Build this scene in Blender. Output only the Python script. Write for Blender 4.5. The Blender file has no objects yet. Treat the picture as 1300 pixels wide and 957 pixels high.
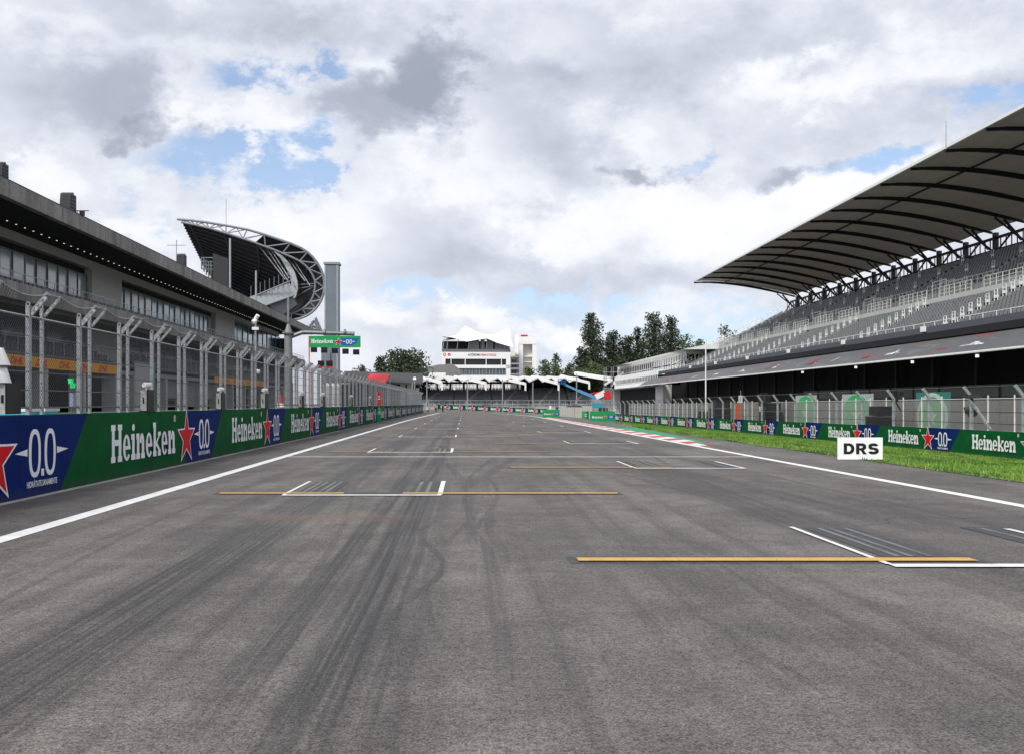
import bpy, math, random
from mathutils import Vector, Matrix
R = math.radians
rnd = random.Random(7)

# ------------------------------------------------------------------ camera, world, sun, exposure
scene = bpy.context.scene
col = scene.collection
cam_data = bpy.data.cameras.new("camera")
cam = bpy.data.objects.new("camera", cam_data)
col.objects.link(cam)
cam.location = (0, 0, 1.6)
cam.rotation_euler = (R(90), 0, 0)
cam_data.sensor_width = 36
cam_data.lens = 36 * 1340 / 1300
cam_data.shift_x = 60 / 1300
cam_data.shift_y = 33.5 / 1300
cam_data.clip_start = 0.1
cam_data.clip_end = 6000
scene.camera = cam
scene.view_settings.view_transform = 'Standard'
scene.view_settings.look = 'None'
scene.view_settings.exposure = 0.5
scene.view_settings.gamma = 1
scene.cycles.transparent_max_bounces = 24
scene.cycles.max_bounces = 6

SUN_EL, SUN_AZ = R(48), R(215)          # azimuth clockwise from +Y (the sun stands behind the camera, to its left)
sun_data = bpy.data.lights.new("sun", 'SUN')
sun_data.energy = 2.4
sun_data.angle = R(12)
sun_data.color = (1, .96, .9)
sun = bpy.data.objects.new("sun", sun_data)
col.objects.link(sun)
sd = Vector((math.sin(SUN_AZ) * math.cos(SUN_EL), math.cos(SUN_AZ) * math.cos(SUN_EL), math.sin(SUN_EL)))
sun.rotation_euler = sd.to_track_quat('Z', 'Y').to_euler()


def at(px, py, Y):
    """a point seen at photo pixel (px, py) standing Y metres down the straight"""
    return Vector(((px - 590) * Y / 1340, Y, 1.6 - (py - 512) * Y / 1340))


class NT:
    """small node helper"""
    def __init__(s, tree):
        s.t = tree; s.n = tree.nodes; s.l = tree.links
    def new(s, k, **kw):
        n = s.n.new(k)
        for a, b in kw.items(): setattr(n, a, b)
        return n
    def put(s, sock, v):
        if isinstance(v, (int, float)): sock.default_value = v
        elif isinstance(v, (tuple, list)):
            sock.default_value = tuple(v) if len(v) == len(sock.default_value) else tuple(v) + (1,)
        else: s.l.new(v, sock)
    def m(s, op, a, b=0.0, c=0.0, clamp=False):
        n = s.new('ShaderNodeMath', operation=op, use_clamp=clamp)
        s.put(n.inputs[0], a); s.put(n.inputs[1], b); s.put(n.inputs[2], c)
        return n.outputs[0]
    def mix(s, f, a, b, bt='MIX'):
        n = s.new('ShaderNodeMix', data_type='RGBA', blend_type=bt)
        s.put(n.inputs[0], f); s.put(n.inputs[6], a); s.put(n.inputs[7], b)
        return n.outputs[2]
    def noise(s, vec, scale, detail=4, rough=.55, dist=0):
        n = s.new('ShaderNodeTexNoise')
        s.put(n.inputs['Vector'], vec); n.inputs['Scale'].default_value = scale
        n.inputs['Detail'].default_value = detail; n.inputs['Roughness'].default_value = rough
        n.inputs['Distortion'].default_value = dist
        return n.outputs['Fac'], n.outputs['Color']
    def ramp(s, f, lo, hi, a=0.0, b=1.0, smooth=True):
        n = s.new('ShaderNodeMapRange', interpolation_type='SMOOTHSTEP' if smooth else 'LINEAR')
        s.put(n.inputs[0], f); n.inputs[1].default_value = lo; n.inputs[2].default_value = hi
        n.inputs[3].default_value = a; n.inputs[4].default_value = b
        return n.outputs[0]
    def xyz(s, v):
        n = s.new('ShaderNodeSeparateXYZ'); s.l.new(v, n.inputs[0]); return n.outputs
    def comb(s, x, y, z):
        n = s.new('ShaderNodeCombineXYZ'); s.put(n.inputs[0], x); s.put(n.inputs[1], y); s.put(n.inputs[2], z)
        return n.outputs[0]
    def scalev(s, v, sc):
        n = s.new('ShaderNodeVectorMath', operation='MULTIPLY'); s.l.new(v, n.inputs[0]); n.inputs[1].default_value = sc
        return n.outputs[0]


# ---- sky: Nishita blue with procedural cloud cover laid out by compass direction
world = bpy.data.worlds.new("World")
scene.world = world
world.use_nodes = True
w = NT(world.node_tree)
w.n.clear()
out = w.new('ShaderNodeOutputWorld'); bg = w.new('ShaderNodeBackground')
w.l.new(bg.outputs[0], out.inputs[0])
bg.inputs[1].default_value = 0.1
sky = w.new('ShaderNodeTexSky', sky_type='NISHITA', sun_disc=False)
sky.sun_elevation = SUN_EL; sky.sun_rotation = SUN_AZ
sky.altitude = 2200; sky.air_density = 1.0; sky.dust_density = 1.5
geo = w.new('ShaderNodeTexCoord').outputs['Generated']
x, y, z = w.xyz(geo)
n1, c1 = w.noise(w.scalev(geo, (1, 1, 1.6)), 4.5, 7, .6)
n2, c2 = w.noise(w.scalev(geo, (1, 1, 1.5)), 13, 9, .62)
nx, ny, nz = w.xyz(c1); mx_, my_, mz_ = w.xyz(c2)
az = w.m('ADD', w.m('ARCTAN2', x, y), w.m('ADD', w.m('MULTIPLY', w.m('SUBTRACT', nx, .5), .16), w.m('MULTIPLY', w.m('SUBTRACT', mx_, .5), .17)))
el = w.m('ADD', w.m('ARCSINE', z), w.m('ADD', w.m('MULTIPLY', w.m('SUBTRACT', ny, .5), .09), w.m('MULTIPLY', w.m('SUBTRACT', my_, .5), .10)))
def blob(px, py, rx, ry, soft=0.0):
    a0 = math.atan((px - 590) / 1340); e0 = math.atan((512 - py) / math.hypot(1340, px - 590))
    c = 1340 / math.cos(a0)
    dx = w.m('MULTIPLY', w.m('SUBTRACT', az, a0), c / rx); dy = w.m('MULTIPLY', w.m('SUBTRACT', el, e0), c / ry)
    d = w.m('SQRT', w.m('ADD', w.m('MULTIPLY', dx, dx), w.m('MULTIPLY', dy, dy)))
    return w.ramp(d, 1.25, soft, 0, 1)
def total(lst):
    o = None
    for l in lst:
        v = w.m('MULTIPLY', blob(*l[:5]), l[5])
        o = v if o is None else w.m('ADD', o, v)
    return o
blue = total([(325, 100, 95, 36, .1, 1.15), (300, 206, 165, 32, .2, 1.1), (150, 235, 60, 30, .1, .5), (395, 215, 40, 20, .1, .6),
              (620, 385, 300, 22, .3, .7), (455, 330, 60, 30, .1, .35), (820, 400, 200, 40, .3, .6), (60, 30, 50, 20, .1, .5),
              (1085, 205, 60, 22, .1, .8), (885, 210, 40, 14, .1, .7), (1275, 145, 40, 20, .1, .9), (1180, 130, 50, 16, .1, .5),
              (640, 450, 300, 24, .3, .35), (780, 165, 60, 24, .1, .35), (1000, 430, 200, 60, .3, .7), (-150, 300, 120, 60, .2, .8),
              (1700, 150, 160, 80, .2, .8)])
dark = total([(490, 150, 115, 42, .4, 1.15), (560, 95, 66, 52, .4, 1.3), (155, 125, 85, 55, .2, 1.05), (190, 160, 60, 22, .4, .8), (40, 100, 80, 70, .3, .5),
              (828, 220, 42, 20, .3, 1.1), (1000, 214, 62, 20, .3, 1.0), (720, 190, 110, 60, .2, .6), (700, 120, 240, 40, .2, .4),
              (850, 55, 420, 50, .2, .5), (1150, 130, 200, 40, .2, .35), (620, 350, 160, 36, .2, .55), (720, 385, 90, 22, .2, .5), (560, 300, 110, 40, .2, .28),
              (300, 20, 300, 34, .2, .5), (840, 355, 130, 26, .2, .35), (500, 410, 60, 20, .2, .35)])
white = total([(390, 280, 110, 52, .2, .9), (310, 165, 160, 26, .2, .5), (620, 190, 70, 30, .2, .3), (720, 62, 80, 30, .2, .35),
               (1040, 95, 90, 40, .2, .8), (880, 270, 190, 44, .2, .7), (1090, 235, 130, 30, .2, .8), (30, 225, 70, 34, .2, .9),
               (640, 235, 110, 34, .2, .45), (720, 290, 60, 40, .2, .5), (170, 290, 60, 30, .2, .6), (490, 408, 60, 20, .1, .9), (600, 412, 70, 16, .1, .9), (730, 420, 60, 20, .1, .7),
               (740, 430, 40, 16, .1, .35), (450, 90, 60, 24, .2, .4), (1230, 60, 120, 50, .2, .3)])
# outside the photographed part of the sky plain noise decides
cov = w.m('SUBTRACT', w.ramp(n1, .3, .44), w.m('MULTIPLY', blue, w.ramp(n2, .36, .64, 1.35, .35)))
cov = w.ramp(cov, .02, .85, .0, 1)
bright = w.m('ADD', w.m('MULTIPLY', w.m('SUBTRACT', white, dark), w.ramp(n2, .3, .7, .75, 1.1)), w.m('ADD', w.m('MULTIPLY', w.m('SUBTRACT', n2, .5), 1.9), w.m('MULTIPLY', w.m('SUBTRACT', n1, .5), .5)))
tone = w.ramp(bright, -1.45, 1.0, 0, 1, False)
cr = w.new('ShaderNodeValToRGB'); w.put(cr.inputs[0], tone)
e = cr.color_ramp.elements
e[0].position = 0; e[0].color = (.36, .395, .475, 1)
e[1].position = 1; e[1].color = (1.0, 1.0, 1.0, 1)
for p_, c_ in ((.3, (.50, .535, .625, 1)), (.5, (.68, .715, .80, 1)), (.72, (.885, .91, .96, 1))):
    q = e.new(p_); q.color = c_
cloud = w.mix(1.0, cr.outputs[0], (7.3, 7.3, 7.4), 'MULTIPLY')
# thin high veil over the blue, stronger near the horizon
veil = w.ramp(z, .02, .36, .68, .30)
skyc = w.mix(veil, w.mix(1.0, sky.outputs[0], (1.05, 1.15, 1.28), 'MULTIPLY'), (4.3, 5.1, 5.9))
final = w.mix(cov, skyc, cloud)
w.put(bg.inputs[0], final)

# ------------------------------------------------------------------ materials
MATS = {}
def mat(name, c, rough=.6, metal=0.0, var=.12, vscale=3.0, bump=0.0, bscale=40, emit=None, spec=.4, streak=None):
    """principled material whose colour is broken up by two scales of noise"""
    if name in MATS: return MATS[name]
    m = bpy.data.materials.new(name); m.use_nodes = True
    k = NT(m.node_tree); b = k.n['Principled BSDF']
    b.inputs['Roughness'].default_value = rough; b.inputs['Metallic'].default_value = metal
    b.inputs['Specular IOR Level'].default_value = spec
    tc = k.new('ShaderNodeTexCoord').outputs['Object']
    if var:
        v = k.scalev(tc, streak) if streak else tc
        f, _ = k.noise(v, vscale, 5); g, _ = k.noise(tc, vscale * 9, 3)
        s_ = k.m('ADD', k.m('MULTIPLY', f, .7), k.m('MULTIPLY', g, .3))
        lo = tuple(max(0, q * (1 - var * 1.6)) for q in c); hi = tuple(min(1, q * (1 + var * 1.6)) for q in c)
        k.put(b.inputs['Base Color'], k.mix(k.ramp(s_, .3, .7, 0, 1, False), lo, hi))
        k.put(b.inputs['Roughness'], k.ramp(f, .3, .7, max(.05, rough - .08), min(1, rough + .08), False))
    else:
        b.inputs['Base Color'].default_value = (*c, 1)
    if bump:
        h, _ = k.noise(tc, bscale, 4)
        bn = k.new('ShaderNodeBump'); bn.inputs['Strength'].default_value = bump; bn.inputs['Distance'].default_value = .02
        k.put(bn.inputs['Height'], h); k.l.new(bn.outputs[0], b.inputs['Normal'])
    if emit:
        b.inputs['Emission Color'].default_value = (*c, 1); b.inputs['Emission Strength'].default_value = emit
    MATS[name] = m
    return m

concrete = mat('concrete', (.30, .29, .275), .85, var=.2, vscale=.8, bump=.3, bscale=20, streak=(1, 1, .25))
fascia_c = mat('fascia_concrete', (.235, .224, .21), .85, var=.38, vscale=1.1, bump=.25, bscale=12, streak=(1, 1, .2))
light_panel = mat('light_panel', (.44, .435, .41), .6, var=.06)
dark_void = mat('dark_shade', (.010, .010, .011), .8, var=.3)  # near-black colour stands in for shade in rooms and under roofs
black_metal = mat('black_metal', (.018, .018, .020), .5, .3)
charcoal = mat('charcoal', (.045, .047, .052), .7)
galv = mat('galvanised_steel', (.42, .44, .45), .42, .75, var=.22, vscale=9)
galv_dark = mat('weathered_steel', (.20, .21, .22), .5, .6, var=.25, vscale=6)
wire_m = mat('wire', (.12, .125, .13), .5, .6)
white_p = mat('white_paint', (.80, .80, .79), .5, var=.04)
white_bright = mat('white_wall', (.86, .86, .85), .6, var=.03, vscale=.3)
def paint(name, c, wear, under=(.09, .088, .086)):
    """road paint scuffed through to the stone"""
    m = bpy.data.materials.new(name); m.use_nodes = True
    k = NT(m.node_tree); b = k.n['Principled BSDF']; P = k.new('ShaderNodeTexCoord').outputs['Object']
    f, _ = k.noise(P, 60, 3, .8); g, _ = k.noise(P, 2.2, 4); h, _ = k.noise(k.scalev(P, (6, .4, 1)), 1.2, 3)
    t = k.m('ADD', k.m('MULTIPLY', f, .5), k.m('ADD', k.m('MULTIPLY', g, .25), k.m('MULTIPLY', h, .25)))
    c2 = k.mix(k.ramp(g, .3, .7), tuple(q*.82 for q in c), c)
    k.put(b.inputs['Base Color'], k.mix(k.ramp(t, wear, wear+.07), c2, under)); b.inputs['Roughness'].default_value = .75
    MATS[name] = m
    return m
white_mark = paint('marking_white', (.72, .72, .71), .545)
edge_mark = paint('marking_edge', (.80, .80, .79), .62)
ghost_mark = paint('marking_worn', (.20, .20, .205), .48)
yellow_mark = paint('marking_yellow', (.62, .36, .085), .53)
black_patch = mat('marking_blackout_and_shade', (.058, .058, .06), .8, var=.3, vscale=8)
def banner_mat(name, c):
    """printed sheet: seams every 1.9 m, faint ripples, road dirt thrown up along the foot"""
    m = bpy.data.materials.new(name); m.use_nodes = True
    k = NT(m.node_tree); b = k.n['Principled BSDF']; P = k.new('ShaderNodeTexCoord').outputs['Object']
    X_, Y_, Z_ = k.xyz(P)
    f, _ = k.noise(P, 1.3, 5); g, _ = k.noise(k.scalev(P, (5, 1, .7)), 1.5, 4)
    seam = k.m('LESS_THAN', k.m('FRACT', k.m('DIVIDE', k.m('ADD', X_, 101), 1.888)), .006)
    col_ = k.mix(k.ramp(f, .3, .7), tuple(q*.84 for q in c), tuple(q*1.14 for q in c))
    col_ = k.mix(k.m('MULTIPLY', seam, .6), col_, tuple(q*.35 for q in c))
    dirt = k.m('MULTIPLY', k.ramp(k.m('ADD', Z_, k.m('MULTIPLY', g, .35)), .42, .12), .35)
    scuff = k.m('MULTIPLY', k.ramp(g, .60, .70), .10)
    col_ = k.mix(k.m('MAXIMUM', dirt, scuff), col_, (.07, .068, .062))
    k.put(b.inputs['Base Color'], col_); b.inputs['Roughness'].default_value = .65; b.inputs['Specular IOR Level'].default_value = .05
    bn = k.new('ShaderNodeBump'); bn.inputs['Strength'].default_value = .25; bn.inputs['Distance'].default_value = .03
    h, _ = k.noise(k.scalev(P, (1, 1, .5)), 2.2, 2); k.put(bn.inputs['Height'], h); k.l.new(bn.outputs[0], b.inputs['Normal'])
    MATS[name] = m
    return m
bgreen = banner_mat('banner_green', (.002, .086, .021))
bblue = banner_mat('banner_blue', (.003, .018, .120))
bwhite = mat('lettering_white', (.80, .82, .84), .5, var=.03)
bred = mat('star_red', (.60, .008, .014), .6, var=.06, spec=.15)
kerb_red = mat('kerb_red', (.45, .05, .06), .6, var=.15, vscale=5)
kerb_green = mat('runoff_green', (.035, .26, .11), .8, var=.18, vscale=3)
dhl_y = mat('sponsor_yellow', (.85, .40, .02), .6, var=.05, spec=.1)
dhl_r = mat('sponsor_red', (.60, .008, .008), .5, var=.05)
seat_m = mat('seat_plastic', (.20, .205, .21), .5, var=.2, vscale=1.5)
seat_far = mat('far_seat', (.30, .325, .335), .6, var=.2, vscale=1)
seat_pit = mat('seat_navy', (.05, .053, .062), .5, var=.2, vscale=1.5)
teal = mat('teal_frame', (.03, .24, .20), .5)
lift_blue = mat('lift_blue', (.03, .17, .38), .45)
red_p = mat('red_paint', (.60, .025, .03), .5)
grey_board = mat('grey_shutter', (.24, .245, .245), .6)
slate = mat('slate_roof', (.055, .055, .058), .8, var=.2)
bark = mat('bark', (.09, .07, .05), .9)
skin_m = mat('skin', (.45, .27, .19), .6)
orange_p = mat('orange_paint', (.55, .10, .02), .5)
tower_m = mat('tower_cladding', (.15, .18, .205), .6, var=.1, vscale=.2)
pale_conc = mat('pale_concrete', (.40, .39, .37), .85, var=.15, vscale=.6)
brown_clad = mat('brown_cladding', (.16, .07, .04), .7)
cyan_p = mat('cyan_box', (.10, .50, .75), .5)
lamp_w = mat('lamp_lit', (1, .93, .8), .5, var=0, emit=.7)
lamp_g = mat('green_lamp', (.0, .7, .2), .5, var=0, emit=.5)
black_txt = mat('lettering_black', (.008, .008, .008), .6, var=0)

def glass_mat(name, c, rough=.12, spec=.9):
    m = mat(name, c, rough, 0, var=.1, vscale=.35, spec=spec)
    return m
glass_sky = glass_mat('glass_sky_tone', (.30, .375, .38))  # pale base colour stands in for the sky reflected in the panes
glass_sky2 = glass_mat('glass_sky_tone_light', (.38, .45, .45))
glass_sky3 = glass_mat('glass_sky_tone_dim', (.17, .22, .23))
glass_teal = glass_mat('teal_glass', (.05, .13, .13))
glass_dark = glass_mat('dark_glass', (.010, .012, .014), .2, .6)

def chain_mat(name, axis, p, wd, c=(.2, .21, .22)):
    """woven wire: diagonal wires opaque, the rest open"""
    m = bpy.data.materials.new(name); m.use_nodes = True
    k = NT(m.node_tree); b = k.n['Principled BSDF']; o = k.n['Material Output']
    b.inputs['Base Color'].default_value = (*c, 1); b.inputs['Metallic'].default_value = .4; b.inputs['Roughness'].default_value = .5
    X_, Y_, Z_ = k.xyz(k.new('ShaderNodeTexCoord').outputs['Object'])
    h = Y_ if axis == 'y' else X_
    a = k.m('FRACT', k.m('DIVIDE', k.m('ADD', k.m('ADD', h, Z_), 500), p))
    d = k.m('FRACT', k.m('DIVIDE', k.m('ADD', k.m('SUBTRACT', h, Z_), 500), p))
    f = k.m('MAXIMUM', k.m('LESS_THAN', a, wd), k.m('LESS_THAN', d, wd))
    tr = k.new('ShaderNodeBsdfTransparent'); mx = k.new('ShaderNodeMixShader')
    k.put(mx.inputs[0], f); k.l.new(tr.outputs[0], mx.inputs[1]); k.l.new(b.outputs[0], mx.inputs[2])
    k.l.new(mx.outputs[0], o.inputs[0])
    return m
chain = chain_mat('chain_link', 'y', .085, .21, (.085, .088, .092))
chain_r = chain_mat('chain_link_light', 'y', .09, .11, (.06, .062, .065))
def screen_mat(name, c, dens, p):
    m = chain_mat(name, 'y', p, dens, c); return m
debris = screen_mat('debris_netting', (.46, .45, .42), .40, .15)

def asphalt_mat():
    m = bpy.data.materials.new('asphalt'); m.use_nodes = True
    k = NT(m.node_tree); b = k.n['Principled BSDF']
    P = k.new('ShaderNodeTexCoord').outputs['Object']
    X_, Y_, Z_ = k.xyz(P)
    fine, _ = k.noise(P, 70, 2, .8); coarse, _ = k.noise(P, 9, 3, .75)
    fine2, _ = k.noise(P, 27, 3, .75)
    vor = k.new('ShaderNodeTexVoronoi'); k.put(vor.inputs['Vector'], P); vor.inputs['Scale'].default_value = 55
    mid, _ = k.noise(P, 1.6, 5)
    big, _ = k.noise(P, .22, 4)
    streak, _ = k.noise(k.comb(k.m('MULTIPLY', X_, 2.6), k.m('MULTIPLY', Y_, .035), 0), 1.0, 6, .62)
    streak2, _ = k.noise(k.comb(k.m('MULTIPLY', X_, 11), k.m('MULTIPLY', Y_, .06), 3), 1.0, 4, .6)
    streak3, _ = k.noise(k.comb(k.m('MULTIPLY', X_, 22), k.m('MULTIPLY', Y_, .15), 9), 1.0, 4, .6)
    wob, _ = k.noise(k.comb(0, k.m('MULTIPLY', Y_, .12), 7), 1.0, 2)
    wo = k.m('MULTIPLY', k.m('SUBTRACT', wob, .5), .9)
    base = k.mix(k.ramp(mid, .3, .7, 0, 1), (.120, .111, .105), (.168, .156, .147))
    base = k.mix(k.ramp(big, .35, .65, 0, .6), base, (.094, .091, .090))
    dark = None
    def band(x0, sl, wd, y0, y1, s, edge=.5, wig=1.0):
        nonlocal dark
        cx = k.m('ADD', k.m('MULTIPLY', Y_, sl), x0)
        d = k.m('ABSOLUTE', k.m('SUBTRACT', k.m('SUBTRACT', X_, k.m('MULTIPLY', wo, wig)), cx))
        v = k.ramp(d, wd, wd * edge, 0, s)
        v = k.m('MULTIPLY', v, k.m('MULTIPLY', k.ramp(Y_, y0 - 2, y0 + min(3, (y1 - y0) * .3)), k.ramp(Y_, y1, y1 - max(1, (y1 - y0) * .25))))
        v = k.m('MULTIPLY', v, k.ramp(streak3, .35, .62, .45, 1.25))
        dark = v if dark is None else k.m('MAXIMUM', dark, v)
    # rubber laid along the grid slots and where cars have pulled away
    band(-2.55, 0, .55, 3, 180, .75, .55, .3); band(-2.9, .015, .12, 4, 60, .5, .5, .3); band(-1.25, 0, .17, 5, 70, .8, .6, .3)
    band(-.78, 0, .26, 4, 170, .9, .6, .3); band(2.6, 0, .14, 6, 90, .4, .5, .8); band(-4.9, .0, .12, 6, 60, .35, .5, .5); band(-.45, -.004, .07, 4, 30, .6, .5, .3); band(-3.4, 0, .3, 12, 120, .3, .3, .5)
    band(4.4, 0, .5, 11, 180, .5, .3, .4); band(6.3, 0, .5, 12, 180, .55, .3, .4); band(5.4, -.03, .3, 8, 50, .4, .4, .6)
    band(6.9, -.075, .55, 13, 30, .6, .3, .3); band(7.4, -.03, .16, 9, 60, .5, .4, .6); band(1.6, -.075, .16, 22, 44, .65, .4, .2)
    band(-2.6, .13, .2, 19, 34, .6, .4, .2); band(.4, -.02, .10, 6, 24, .5, .4, 1.4); band(.1, .02, .1, 7, 18, .45, .4, 1.6)
    band(1.9, -.01, .08, 5, 40, .35, .4, 1.5); band(3.2, -.05, .12, 5, 14, .35, .4, 2.0); band(.9, 0, .8, 60, 190, .25, .3, .6)
    band(-1.0, 0, 1.6, 45, 190, .28, .3, .4); band(5.3, 0, 1.8, 40, 190, .28, .3, .4); band(-1.1, 0, .4, 7.9, 10.5, .5, .8, .1)
    band(-1.05, 0, .55, 20, 28, .45, .6, .1); band(-4.4, .01, .1, 8, 40, .35, .4, 1.2); band(8.0, 0, .2, 14, 120, .25, .4, .9)
    def swerve(x0, amp, fr_, ph, wd, y0, y1, s):
        nonlocal dark
        cx = k.m('ADD', k.m('MULTIPLY', k.m('SINE', k.m('ADD', k.m('MULTIPLY', Y_, fr_), ph)), amp), x0)
        d = k.m('ABSOLUTE', k.m('SUBTRACT', X_, cx))
        v = k.m('MULTIPLY', k.ramp(d, wd, wd*.6, 0, s), k.m('MULTIPLY', k.ramp(Y_, y0, y0+.8), k.ramp(Y_, y1, y1-2)))
        dark = k.m('MAXIMUM', dark, k.m('MULTIPLY', v, k.ramp(streak3, .3, .6, .5, 1.2)))
    swerve(-.38, .17, 1.15, 2.2, .055, 6.9, 15.5, .75); swerve(-.05, .30, .42, .6, .05, 7.0, 17, .5); swerve(.25, .35, .30, 1.9, .05, 12, 26, .5)
    swerve(-1.9, .5, .16, .3, .05, 5, 26, .45); swerve(.9, .9, .12, 2.5, .07, 14, 44, .55); swerve(3.3, 1.1, .10, .5, .08, 12, 44, .5)
    swerve(5.6, .8, .11, 2.9, .10, 12, 60, .6); swerve(-3.9, .4, .2, 1.1, .05, 7, 28, .4); swerve(2.0, .25, .5, .2, .05, 5.5, 9.5, .4)
    swerve(1.6, 2.2, .07, .1, .09, 24, 80, .5); swerve(-2.2, .8, .09, 1.1, .08, 24, 90, .5)
    for yj in (13.6, 27.2, 47.0):
        jj = k.ramp(k.m('ABSOLUTE', k.m('SUBTRACT', Y_, k.m('ADD', yj, k.m('MULTIPLY', wo, .2)))), .022, .008, 0, .35)
        dark = k.m('MAXIMUM', dark, k.m('MULTIPLY', jj, k.ramp(mid, .45, .6)))
    st = k.m('ADD', k.m('MULTIPLY', k.ramp(streak, .47, .66), .42), k.m('MULTIPLY', k.ramp(streak2, .5, .72), .22))
    on_track = k.m('MULTIPLY', k.ramp(X_, -6.2, -4.2), k.ramp(X_, 9.5, 7.5))
    dk = k.m('MAXIMUM', k.m('MULTIPLY', st, on_track), dark)
    blot, _ = k.noise(k.scalev(P, (1, .8, 1)), .9, 3)
    dk = k.m('MAXIMUM', dk, k.ramp(blot, .68, .76, 0, .45))
    base = k.mix(k.m('MULTIPLY', dk, .95), base, (.040, .0385, .038))
    rust = k.m('MULTIPLY', k.ramp(k.m('ABSOLUTE', k.m('SUBTRACT', Y_, 14.8)), .6, .2, 0, .35), k.ramp(k.m('ABSOLUTE', k.m('ADD', X_, 1.9)), 1.6, .8))
    base = k.mix(rust, base, (.16, .10, .07))
    agg = k.m('ADD', k.m('MULTIPLY', k.ramp(fine, .43, .58, 0, 1, False), .5), k.m('ADD', k.m('MULTIPLY', k.ramp(fine2, .40, .60, 0, 1, False), .33), k.m('MULTIPLY', k.ramp(coarse, .38, .62, 0, 1, False), .17)))
    base = k.mix(1.0, base, k.mix(agg, (.24, .24, .243), (1.90, 1.88, 1.85)), 'MULTIPLY')
    spk = k.ramp(vor.outputs['Distance'], .16, .08, 0, .4)
    base = k.mix(k.m('MULTIPLY', spk, k.ramp(fine2, .5, .6)), base, (.34, .33, .32))
    # fine cracks and the paving joint
    vc = k.new('ShaderNodeTexVoronoi', feature='DISTANCE_TO_EDGE'); vc.inputs['Scale'].default_value = .16
    dis, dc = k.noise(P, 1.2, 5)
    vadd = k.new('ShaderNodeVectorMath', operation='ADD'); k.put(vadd.inputs[0], P); k.put(vadd.inputs[1], k.scalev(dc, (2.2, 2.2, 0)))
    k.put(vc.inputs['Vector'], vadd.outputs[0])
    crack = k.m('MULTIPLY', k.ramp(vc.outputs['Distance'], .004, .0015, 0, .7), k.ramp(big, .5, .6))
    joint = k.ramp(k.m('ABSOLUTE', k.m('SUBTRACT', X_, k.m('ADD', 1.5, k.m('MULTIPLY', dis, .5)))), .012, .003, 0, .16)
    base = k.mix(k.m('MAXIMUM', crack, joint), base, (.03, .03, .03))
    k.put(b.inputs['Base Color'], base)
    patch, _ = k.noise(k.scalev(P, (.55, .16, 1)), 1.0, 4, .6)
    base = k.mix(1.0, base, k.mix(k.ramp(patch, .35, .65), (.80, .80, .81), (1.12, 1.115, 1.10)), 'MULTIPLY')
    k.put(b.inputs['Base Color'], base)
    k.put(b.inputs['Roughness'], k.ramp(dk, 0, .8, .88, .62, False))
    b.inputs['Specular IOR Level'].default_value = .3
    bn = k.new('ShaderNodeBump'); bn.inputs['Strength'].default_value = .55; bn.inputs['Distance'].default_value = .006
    k.put(bn.inputs['Height'], agg); k.l.new(bn.outputs[0], b.inputs['Normal'])
    return m
asphalt = asphalt_mat()
plain_asphalt = mat('paddock_asphalt', (.12, .118, .115), .9, var=.2, vscale=.5, bump=.3, bscale=50)

def grass_ground_mat():
    m = bpy.data.materials.new('turf'); m.use_nodes = True
    k = NT(m.node_tree); b = k.n['Principled BSDF']
    P = k.new('ShaderNodeTexCoord').outputs['Object']
    a, _ = k.noise(k.scalev(P, (1, .45, 1)), .9, 5); f, _ = k.noise(P, 22, 4, .7)
    c = k.mix(k.ramp(a, .35, .65), (.05, .12, .012), (.19, .27, .05))
    c = k.mix(k.ramp(f, .35, .7, 0, .7), c, (.03, .075, .01))
    k.put(b.inputs['Base Color'], c); b.inputs['Roughness'].default_value = .9
    return m
turf = grass_ground_mat()
def blade_mat():
    m = bpy.data.materials.new('grass_blades'); m.use_nodes = True
    k = NT(m.node_tree); b = k.n['Principled BSDF']
    P = k.new('ShaderNodeTexCoord').outputs['Object']
    a, _ = k.noise(k.scalev(P, (1, .45, 1)), .9, 5); g, _ = k.noise(P, 12, 2)
    c = k.mix(k.ramp(a, .38, .62), (.055, .15, .012), (.20, .34, .04))
    c = k.mix(k.ramp(g, .4, .7, 0, .5), c, (.05, .11, .015))
    d_, _ = k.noise(P, .45, 4); c = k.mix(k.ramp(d_, .56, .68, 0, .55), c, (.26, .27, .08))
    k.put(b.inputs['Base Color'], c); b.inputs['Roughness'].default_value = .7
    return m
blade = blade_mat()
def leaf_mat(name, c1, c2):
    m = bpy.data.materials.new(name); m.use_nodes = True
    k = NT(m.node_tree); b = k.n['Principled BSDF']
    P = k.new('ShaderNodeTexCoord').outputs['Object']
    a, _ = k.noise(P, .35, 3); g, _ = k.noise(P, 1.8, 2)
    k.put(b.inputs['Base Color'], k.mix(k.ramp(k.m('ADD', k.m('MULTIPLY', a, .5), k.m('MULTIPLY', g, .5)), .35, .65), c1, c2))
    b.inputs['Roughness'].default_value = .7
    return m
leaf_dark = leaf_mat('leaves_dark', (.018, .032, .014), (.05, .075, .03))
leaf_mid = leaf_mat('leaves_mid', (.035, .06, .018), (.095, .135, .04))
leaf_pale = leaf_mat('leaves_pale', (.06, .075, .04), (.14, .16, .09))

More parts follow.
